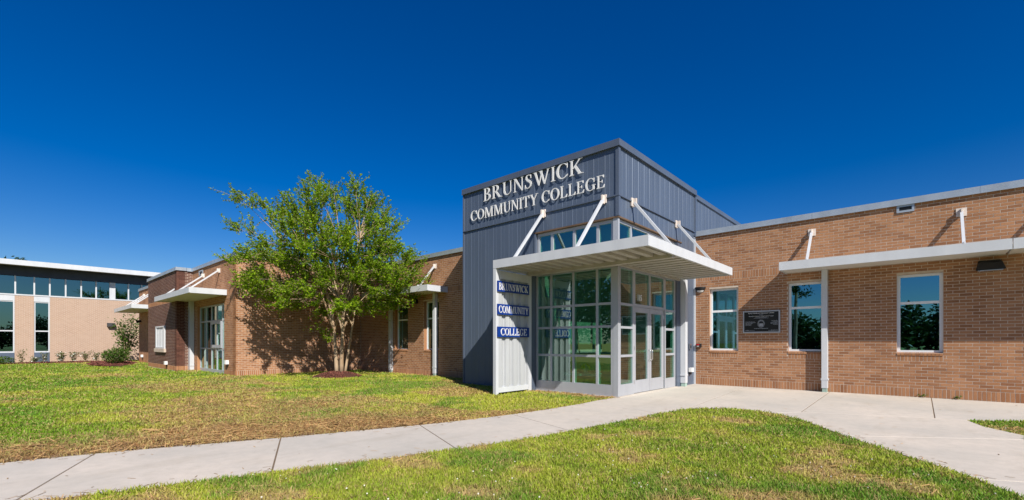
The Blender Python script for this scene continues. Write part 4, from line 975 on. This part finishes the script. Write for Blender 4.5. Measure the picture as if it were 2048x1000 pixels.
# ------------------------------------------------------------------ plants
def leaf_field(name, pos, dirs, size, mat, squash=0.5):
    n = len(pos); d = dirs / (np.linalg.norm(dirs, axis=1, keepdims=True) + 1e-9)
    r = rng.normal(size=(n, 3)); r[:, 2] = np.abs(r[:, 2]) + 0.5; s = np.cross(d, r); s /= np.linalg.norm(s, axis=1, keepdims=True) + 1e-9
    nn = np.cross(s, d); L = (size * rng.uniform(0.7, 1.3, n))[:, None]; w = L * squash
    v = np.stack([pos, pos + d * L * .5 + s * w * .5 + nn * L * .06, pos + d * L - nn * L * .08, pos + d * L * .5 - s * w * .5 + nn * L * .06], 1).reshape(-1, 3)
    loops = np.arange(n * 4); return mesh_np(name, v, loops, np.arange(n) * 4, np.full(n, 4), mat)
def bez(a, b, c, n=6):
    return [a * (1 - t) ** 2 + b * 2 * t * (1 - t) + c * t * t for t in [i / n for i in range(n + 1)]]
def blocked(P):       # inside the building volume
    x, y, z = P
    return (z < 4.75 and ((x < XL + 0.12 and y > YL - 0.15) or y > YREC - 0.12))
def myrtle():
    base = Vector((-15.6, 8.12, 0.10)); root = empty('crape_myrtle', base)
    tag(root, 'multi stemmed green leafy tree in a mulch ring before the brick walls', 'tree')
    U = Vector((rt.x, rt.y, 0)); D = Vector((fw.x, fw.y, 0)); wood = MB(); pos = []; dirs = []
    prof = [(2.25, 1.7, 1.5), (2.8, 2.75, 2.6), (3.4, 3.3, 3.1), (4.1, 3.25, 3.05), (4.9, 2.7, 2.45), (5.5, 2.35, 2.3), (6.1, 1.8, 1.6), (6.7, 1.2, 1.15)]
    def halfw(z, side): return np.interp(z, [p[0] for p in prof], [p[1 if side < 0 else 2] for p in prof])
    stems = []
    for du, dd, lean in ((-0.11, 0.02, -0.06), (0.09, -0.06, 0.02), (0.15, 0.12, 0.12), (0.0, 0.14, -0.02)):
        b = base + U * du + D * dd; t = base + U * (du * 2.2 + lean) + D * (dd * 2.6) + Vector((0, 0, 2.2 + random.uniform(-.2, .3)))
        mid = (b + t) / 2 + U * random.uniform(-.05, .05); pts = bez(b, mid, t, 8)
        r0 = 0.078 if abs(du) < 0.15 and dd < 0.1 else 0.05
        wood.tube([tuple(p - base) for p in pts], [r0 * (1 - 0.45 * i / 8) for i in range(9)], 9); stems.append(pts)
    tips = []
    n = 0
    while n < 235:
        z = random.uniform(2.35, 6.7)
        if random.random() > (0.25 + 0.75 * (halfw(z, 1) / 3.2) ** 1.5): continue
        az = random.uniform(0, 2 * math.pi); rr = random.random() ** 0.45
        side = math.cos(az); hu = halfw(z, side); dep = min(hu, 2.7)
        P = base + U * (rr * hu * side) + D * (rr * dep * math.sin(az)) + Vector((0, 0, z - 0.06))
        if z < 3.4 and rr < 0.5: continue
        if noise.noise(P * 0.75 + Vector((3.1, 0, 0))) < (-0.08 if z > 4.3 else -0.40): continue
        if blocked((P.x - 0.25, P.y + 0.25, P.z)): continue
        if any((P - q).length < 0.38 for q in tips): continue
        tips.append(P); n += 1
    # two far-reaching sprays at the left and a low sucker
    for u, z in ((-3.35, 6.25), (-2.9, 6.1), (-2.45, 5.95), (-3.4, 5.15), (-2.9, 5.05), (-3.5, 4.0), (2.7, 4.1), (2.85, 3.75)): tips.append(base + U * u + D * random.uniform(-.9, -.4) + Vector((0, 0, z)))
    limbs = []
    for k in range(26):
        st = stems[k % 4]; s = st[random.choice((5, 6, 7, 8, 8))]; az = k * 2.399; rr = random.uniform(.25, .8); z = random.uniform(2.9, 4.9)
        side = math.cos(az); hu = halfw(z, side) * 0.62
        e = base + U * (rr * hu * side) + D * (rr * min(hu, 1.7) * math.sin(az)) + Vector((0, 0, z))
        if blocked((e.x, e.y, e.z)): continue
        mid = s + (e - s) * 0.5 + Vector((0, 0, 0.35)); pts = bez(s, mid, e, 6); limbs.append(pts)
        wood.tube([tuple(p - base) for p in pts], [0.036 * (1 - 0.72 * i / 6) for i in range(7)], 6)
    for P in tips:
        best = None
        for pts in limbs:
            for i in (2, 3, 4, 5, 6):
                q = pts[i]
                if q.z > P.z + 0.15: continue
                dd = (q - P).length
                if best is None or dd < best[0]: best = (dd, q)
        q = best[1] if best else stems[1][8]
        mid = (q + P) / 2 + Vector((0, 0, 0.12)) ; pts = bez(q, mid, P, 4)
        wood.tube([tuple(p - base) for p in pts], [0.014 * (1 - 0.7 * i / 4) for i in range(5)], 5, cap=False)
        out = (P - (base + Vector((0, 0, 2.8)))).normalized(); main = (out + Vector((0, 0, 0.3))).normalized()
        for k in range(random.randint(9, 13)):
            d = (main + Vector((random.gauss(0, .55), random.gauss(0, .55), random.gauss(0, .38)))).normalized(); L = random.uniform(.3, .75); s = P + Vector((random.gauss(0, .07), random.gauss(0, .07), random.gauss(0, .07))) - main * 0.2
            e = s + d * L + Vector((0, 0, -0.05 * L))
            wood.tube([tuple(s - base), tuple((s + e) / 2 + Vector((0, 0, .03)) - base), tuple(e - base)], [.006, .004, .002], 3, cap=False)
            nl = random.randint(22, 31)
            for j in range(nl):
                t = (j + 1) / nl; p = s + (e - s) * t + Vector((random.gauss(0, .02), random.gauss(0, .02), random.gauss(0, .02)))
                if blocked(p): continue
                dl = (d * 0.5 + Vector((random.gauss(0, .7), random.gauss(0, .7), random.gauss(0.1, .45))))
                pos.append(p - base); dirs.append(dl)
    # sucker shoots on the left stem
    for k in range(6):
        s = base + U * (-0.2) + Vector((0, 0, random.uniform(1.0, 1.5))); e = s + U * random.uniform(-.9, -.2) + D * random.uniform(-.4, .1) + Vector((0, 0, random.uniform(-.05, .3)))
        wood.tube([tuple(s - base), tuple(e - base)], [.007, .003], 4, cap=False)
        for j in range(34):
            p = s + (e - s) * random.uniform(.25, 1) + Vector((random.gauss(0, .06),) * 2 + (random.gauss(0, .06),)); pos.append(p - base); dirs.append(Vector((random.gauss(0, 1), random.gauss(0, 1), random.gauss(.2, .5))))
    wood.build('trunk', M['bark'], root, smooth=True)
    place('crown', leaf_field('crown', np.array(pos), np.array(dirs), 0.08, M['leaf'], 0.6), root)
myrtle()
def leafy(name, loc, h, r, nl, size, mat, label, cat, group=None, stems=5, flower=None, lift=0.25, flowers=0, dense=False):
    root = empty(name, loc); tag(root, label, cat, group); w = MB(); pos = []; dirs = []; fp = []
    for k in range(stems):
        az = k * 2.4 + random.random(); rr = random.uniform(.2, .8) * r; e = Vector((math.cos(az) * rr, math.sin(az) * rr, h * random.uniform(.65, 1.0))); s = Vector((random.gauss(0, .03), random.gauss(0, .03), -0.02))
        pts = bez(s, Vector((e.x * .3, e.y * .3, e.z * .6)), e, 5); w.tube([tuple(p) for p in pts], [max(.004, .011 * h) * (1 - .7 * i / 5) for i in range(6)], 5)
        for j in range(nl // stems):
            if dense:
                d = Vector((random.gauss(0, 1), random.gauss(0, 1), random.gauss(0, 1))).normalized() * random.random() ** .35; p = Vector((d.x * r, d.y * r, h * .52 + d.z * h * .5))
            else:
                t = random.uniform(lift, 1); p = pts[min(5, int(t * 5.99))] + Vector((random.gauss(0, .16 * r), random.gauss(0, .16 * r), random.gauss(0, .09 * h)))
            if p.z < 0.02: continue
            pos.append(p); dirs.append(Vector((random.gauss(p.x / r, .8), random.gauss(p.y / r, .8), random.gauss(.3, .5))))
    w.build('stem', M['bark'], root); place('foliage', leaf_field('foliage', np.array(pos), np.array(dirs), size, mat, .6), root)
    if flowers:
        f = MB()
        for _ in range(flowers):
            p = random.choice(pos) + Vector((0.03, -.02, .03))
            for k in range(3):
                a = random.random() * 6.28; s = Vector((math.cos(a), math.sin(a), .3)) * .03; u = Vector((-s.y, s.x, .02)); f.poly([p - s - u, p + s - u, p + s + u, p - s + u])
        f.build('blossom', M['petal'], root)
    return root
leafy('ornamental_tree', (-37.9, 5.33, 0.0), 2.75, 1.2, 1500, 0.13, M['leaf_shrub'], 'small sparse ornamental tree against the pale brick far wall', 'tree', stems=9, lift=0.35)
leafy('round_bush', (-34.4, 4.35, 0.0), 0.92, 0.62, 2200, 0.09, M['leaf_shrub'], 'dense rounded green bush on the mulch bed', 'bush', dense=True)
BEDS = [(-39.3, 0.75, .75, 'bare twiggy shrub beside the left tall window of the far hall', 0, 120), (-39.6, 1.30, .36, 'lowest green shrub between the two tall windows of the far hall', 8, 170), (-39.6, 1.68, .62, 'thin twiggy shrub under the narrow tall window', 4, 130), (-39.3, 2.42, .58, 'white flowering shrub just right of the tall windows', 26, 300), (-39.6, 2.98, .62, 'second flowering shrub from the tall windows', 14, 220), (-39.6, 3.52, .68, 'upright green shrub in the middle of the far bed', 3, 220), (-39.6, 4.05, .68, 'sparse pinkish shrub at the right end of the shrub row', 5, 170)]
for x, y, h, lab, nf, nl in BEDS: leafy('flowering_shrub', (x, y, 0), h, 0.36, nl, 0.085, M['leaf_rose'], lab, 'shrub', 'shrubs along the far wall', stems=7, flowers=nf)
leafy('low_shrub', (-38.5, -0.1, 0), 0.45, .6, 700, .09, M['leaf_shrub'], 'low bright green clump at the left picture edge by the far hall', 'shrub', dense=True)
for i, (x, lab) in enumerate(((0.06, 'tiny weed at the wall foot left of the joint'), (0.62, 'tiny weed at the wall foot right of the joint'))): leafy('weed', (x, YR - 0.05, 0), 0.07, 0.09, 40, 0.04, M['leaf_shrub'], lab, 'weed', stems=4)

# mulch ring and bed: real chips
def mulch(name, label, cx, cy, rx, ry, h, n, size, kind=None, rot=0.0):
    seg_, rg = 40, 7; v = [(cx, cy, h)]; f = []
    for k in range(1, rg + 1):
        t = k / rg; z = h * (1 - t * t) - 0.035 * (t > .99)
        for s in range(seg_):
            a = 2 * math.pi * s / seg_; w = 1 + 0.07 * math.sin(3 * a + 1) + 0.04 * math.sin(7 * a); px_, py_ = rx * t * w * math.cos(a), ry * t * w * math.sin(a)
            v.append((cx + px_ * math.cos(rot) - py_ * math.sin(rot), cy + px_ * math.sin(rot) + py_ * math.cos(rot), z))
    for s in range(seg_): f.append((0, 1 + s, 1 + (s + 1) % seg_))
    for k in range(rg - 1):
        for s in range(seg_): a, b = 1 + k * seg_ + s, 1 + k * seg_ + (s + 1) % seg_; f.append((a, a + seg_, b + seg_, b))
    vv = np.array(v); nb_ = len(vv); t = np.sqrt(rng.random(n)); a = rng.random(n) * 2 * np.pi; px_, py_ = rx * t * np.cos(a), ry * t * np.sin(a)
    c = np.stack([cx + px_ * math.cos(rot) - py_ * math.sin(rot), cy + px_ * math.sin(rot) + py_ * math.cos(rot), h * (1 - t * t) + 0.004], 1)
    d = rng.normal(size=(n, 3)); d[:, 2] *= .35; d /= np.linalg.norm(d, axis=1, keepdims=True); s = np.cross(d, rng.normal(size=(n, 3))); s /= np.linalg.norm(s, axis=1, keepdims=True)
    L = size * rng.uniform(.5, 1.4, n)[:, None]; cv = np.stack([c - d * L - s * L * .3, c + d * L - s * L * .3, c + d * L + s * L * .3, c - d * L + s * L * .3], 1).reshape(-1, 3)
    cols = np.concatenate([np.tile([[0.075, 0.030, 0.022]], (nb_, 1)), np.repeat(np.array([0.15, 0.055, 0.040]) * rng.uniform(.4, 1.9, (n, 1)), 4, 0)])
    loops = []; st = []; tt = []
    for q in f: st.append(len(loops)); tt.append(len(q)); loops += q
    base = len(loops); loops = np.concatenate([np.array(loops), nb_ + np.arange(n * 4)]); st = np.concatenate([np.array(st), base + np.arange(n) * 4]); tt = np.concatenate([np.array(tt), np.full(n, 4)])
    o = place(name, mesh_np(name, np.concatenate([vv, cv]), loops, st, tt, M['chip'], cols)); tag(o, label, 'mulch', kind='stuff')
mulch('mulch_mound', 'reddish brown mulch mound around the tree trunks', -15.62, 8.05, .86, .86, 0.20, 3200, 0.024)
mulch('mulch_bed', 'dark mulch bed in front of the far hall', -39.0, 2.2, 1.35, 4.2, 0.05, 3000, 0.05)
mulch('mulch_bed', 'dark mulch bed around the rounded bush', -35.9, 4.4, 3.6, 1.15, 0.04, 3000, 0.05, rot=-0.12)

# ------------------------------------------------------------------ grass blades, straw, clover
def scatter(n_target, rmin, rmax, dens0, r0, expo, th0=-68, th1=68):
    """ground points, thinned with distance from the walk's near corner"""
    out = []
    rs = np.linspace(rmin, rmax, 160)
    dens = dens0 * np.minimum(1, (r0 / rs) ** expo); pdf = dens * rs; cdf = np.cumsum(pdf); tot = cdf[-1] * (rs[1] - rs[0]) * R(th1 - th0); cdf /= cdf[-1]
    n = int(tot); r = np.interp(rng.random(n), cdf, rs); th = R(41.782) + np.radians(rng.uniform(-th1, -th0, n))
    return -np.sin(th) * r, np.cos(th) * r
FOOT = [[(-36.2, YL), (XL, YL), (XL, YREC), (XTL, YREC), (XTL, YT), (XF0, YT), (XF0 , 7.7), (-7.39, 7.7), (-7.39, YT), (XT, YT), (XT, YR), (9, YR), (9, 30), (-36.2, 30)], [(-30.04, 5.09), (-24.23, 5.09), (-24.23, 6), (-30.04, 6)], [(-60, -9), (XFAR, -9), (XFAR, 20), (-60, 20)]]
def free(x, y, pad=0.0):
    ok = np.ones(len(x), bool)
    for pl in SLABS + FOOT: ok &= ~pip(x, y, pl)
    ok &= np.hypot(x + 15.62, y - 8.05) > 0.86
    ca, sa = math.cos(.12), math.sin(.12); dx, dy = x + 35.9, y - 4.4
    ok &= ((dx * ca - dy * sa) / 3.6) ** 2 + ((dx * sa + dy * ca) / 1.15) ** 2 > 1
    ok &= ((x + 39.0) / 1.35) ** 2 + ((y - 2.2) / 4.2) ** 2 > 1
    return ok
def blades():
    x, y = scatter(0, 3.2, 42, 7500, 4.4, 1.85)
    k = free(x, y); x, y = x[k], y[k]; g, yel, straw, left = fields(x, y)
    clump = fbm(x, y, 3.2, 40); r = np.hypot(x, y)
    keep = rng.random(len(x)) < np.clip(0.20 + 1.0 * g ** 1.2, 0, 1) * np.clip(0.35 + 1.5 * clump, 0.2, 1)
    x, y, g, yel, left, clump, r = [q[keep] for q in (x, y, g, yel, left, clump, r)]; n = len(x); j = rng.random(n)
    h = (0.016 + 0.032 * rng.random(n)) * (0.7 + 0.7 * clump) * np.where(left, 1.15, 1.0) * np.clip(r / 14, 1, 1.5); w = 0.0042 * np.clip(r / 4.2, 1, 5.5)
    a = rng.random(n) * 2 * np.pi; lean = rng.uniform(.15, .95, n) * h; la = rng.random(n) * 2 * np.pi
    base = np.stack([x, y, gh(x, y)], 1); sd_ = np.stack([np.cos(a), np.sin(a), 0 * a], 1) * w[:, None]; ln = np.stack([np.cos(la), np.sin(la), 0 * a], 1) * lean[:, None]; up = np.zeros((n, 3)); up[:, 2] = h
    v = np.stack([base - sd_, base + sd_, base + up * .6 + ln * .35 + sd_ * .7, base + up * .6 + ln * .35 - sd_ * .7, base + up + ln], 1).reshape(-1, 3)
    c = lawn_colour(x, y, g, yel, j) * rng.uniform(.72, 1.3, (n, 1)); c = np.repeat(c, 5, 0)
    i = np.arange(n)[:, None] * 5; loops = np.concatenate([i, i + 1, i + 2, i + 3, i + 3, i + 2, i + 4], 1).ravel()
    st = (np.arange(n)[:, None] * 7 + np.array([0, 4])).ravel(); tt = np.tile([4, 3], n)
    o = place('grass', mesh_np('grass', v, loops, st, tt, M['blade'], c)); tag(o, 'short patchy green lawn grass beside the walks', 'grass', kind='stuff'); print('blades', n)
blades()
def straws():
    x, y = scatter(0, 3.2, 30, 900, 6.0, 1.7); k = free(x, y); x, y = x[k], y[k]; g, yel, straw, left = fields(x, y)
    keep = rng.random(len(x)) < np.where(left, straw * 1.0 + 0.03, straw * 0.35 + 0.03); x, y, left = x[keep], y[keep], left[keep]
    ex, ey = scatter(0, 3.2, 16, 260, 5.0, 1.2); on = np.zeros(len(ex), bool)      # clippings blown onto the edges of the walk
    for pl in SLABS: on |= pip(ex, ey, pl)
    de = np.minimum(polydist(ex, ey, UP), polydist(ex, ey, LO)); on &= rng.random(len(ex)) < np.exp(-de / 0.09) + 0.012
    nb_ = len(x); x = np.concatenate([x, ex[on]]); y = np.concatenate([y, ey[on]]); left = np.concatenate([left, np.zeros(on.sum(), bool)]); onw = np.arange(len(x)) >= nb_
    n = len(x); r = np.hypot(x, y)
    L = rng.uniform(.03, .13, n) * np.where(left, 1, .6); a = rng.random(n) * 2 * np.pi; w = 0.0028 * np.clip(r / 4.5, 1, 4)
    d = np.stack([np.cos(a), np.sin(a), rng.normal(0, .12, n)], 1) * L[:, None]; s = np.stack([-np.sin(a), np.cos(a), rng.normal(0, .3, n)], 1) * w[:, None]; b = np.stack([x, y, np.where(onw, 0.004, gh(x, y) + rng.uniform(.006, .035, n))], 1); d[onw, 2] = 0; s[onw, 2] = 0; d[onw] *= 0.55
    v = np.stack([b - s - d, b - s + d, b + s + d, b + s - d], 1).reshape(-1, 3); c = np.repeat(np.array([0.52, 0.33, 0.145]) * rng.uniform(.4, 1.4, (n, 1)), 4, 0)
    o = place('straw', mesh_np('straw', v, np.arange(n * 4), np.arange(n) * 4, np.full(n, 4), M['blade'], c)); tag(o, 'dry brown straw lying on the bare parts of the lawn', 'straw', kind='stuff'); print('straws', n)
straws()
def clover():
    x, y = scatter(0, 3.4, 10, 11, 5, 1.0); k = free(x, y) & (x > -4.9); x, y = x[k], y[k]; kk = fbm(x, y, .8, 77) > 0.5; x, y = x[kk], y[kk]; m = MB()
    for a, b in zip(x, y):
        z = float(gh(a, b)) + random.uniform(.025, .045); r = random.uniform(.003, .006)
        for q in range(3):
            t = q * 1.05; s = Vector((math.cos(t), math.sin(t), 0)) * r; u = Vector((0, 0, r)); p = Vector((a, b, z)); m.poly([p - s - u, p + s - u, p + s + u, p - s + u])
    o = m.build('clover', M['petal']); tag(o, 'tiny white clover flowers in the near lawn', 'clover', kind='stuff')
clover()

# ------------------------------------------------------------------ woods behind the viewer, seen mirrored in the glass; treetops beyond the far roof
def woods():
    pos = []; dirs = []; tr = MB()
    for k in range(92):
        x = -62 + k * 1.45 + random.uniform(-.8, .8); y = -34 + random.uniform(-5, 4)
        if k >= 64: x = 46 + random.uniform(-4, 4); y = -42 + (k - 64) * 2.0
        h = np.interp(x, [-62, -45, -28, -18, -12, 10, 32], [14, 14, 12, 7.0, 4.0, 3.8, 4.6]) * (random.uniform(.8, 1.12) if x < -14 else random.choice((.55, .7, .9, 1.1, 1.35))); r = max(h * .28, 1.9)
        tr.tube([(x, y, -.1), (x, y, h * .7)], [.2, .08], 5)
        for j in range(900):
            d = Vector((random.gauss(0, 1), random.gauss(0, 1), random.gauss(0, 1))).normalized() * random.random() ** .4; p = Vector((x + d.x * r, y + d.y * r, h * .55 + d.z * h * .47)); pos.append(p); dirs.append(Vector((random.gauss(0, 1), random.gauss(0, 1), random.gauss(0, .6))))
    o = place('woodland', leaf_field('woodland', np.array(pos), np.array(dirs), 0.5, M['leaf_wood'], .6)); tag(o, 'dark line of woods mirrored in the windows', 'woods', kind='stuff')
    t = tr.build('woodland_trunks', M['bark'], o); t['kind'] = 'stuff'
woods()
def pine(name, loc, h, label, n=2600, r=2.4, group=None):
    root = empty(name, loc); tag(root, label, 'tree', group); w = MB(); w.tube([(0, 0, -.2), (.1, 0, h * .5), (0, .05, h)], [.2, .14, .03], 7); pos = []; dirs = []
    for k in range(26):
        z = h * random.uniform(.45, 1.0); L = r * (1.25 - z / h) * random.uniform(.7, 1.3) + .3; a = random.random() * 6.28; e = Vector((math.cos(a) * L, math.sin(a) * L, z + .25 * L)); w.tube([(0, 0, z), tuple(e)], [.05, .015], 4, cap=False)
        for j in range(n // 26):
            t = random.uniform(.3, 1.05); p = Vector((0, 0, z)).lerp(e, t) + Vector((random.gauss(0, .25), random.gauss(0, .25), random.gauss(0, .16))); pos.append(p); dirs.append(Vector((random.gauss(0, 1), random.gauss(0, 1), random.gauss(.4, .5))))
    w.build('trunk', M['bark'], root); place('crown', leaf_field('crown', np.array(pos), np.array(dirs), 0.4, M['leaf_wood'], .3), root)
pine('pine_tree', (-9.6, -27, 0), 12.5, 'tall pine mirrored in the window behind the downspout')
pine('far_tree', (-68, 0.43, 0), 9.3, 'left of two treetops just above the far hall roof', 500, 0.55, 'treetops beyond the far roof'); pine('far_tree', (-68, 1.03, 0), 9.5, 'right of two treetops just above the far hall roof', 500, 0.55, 'treetops beyond the far roof')
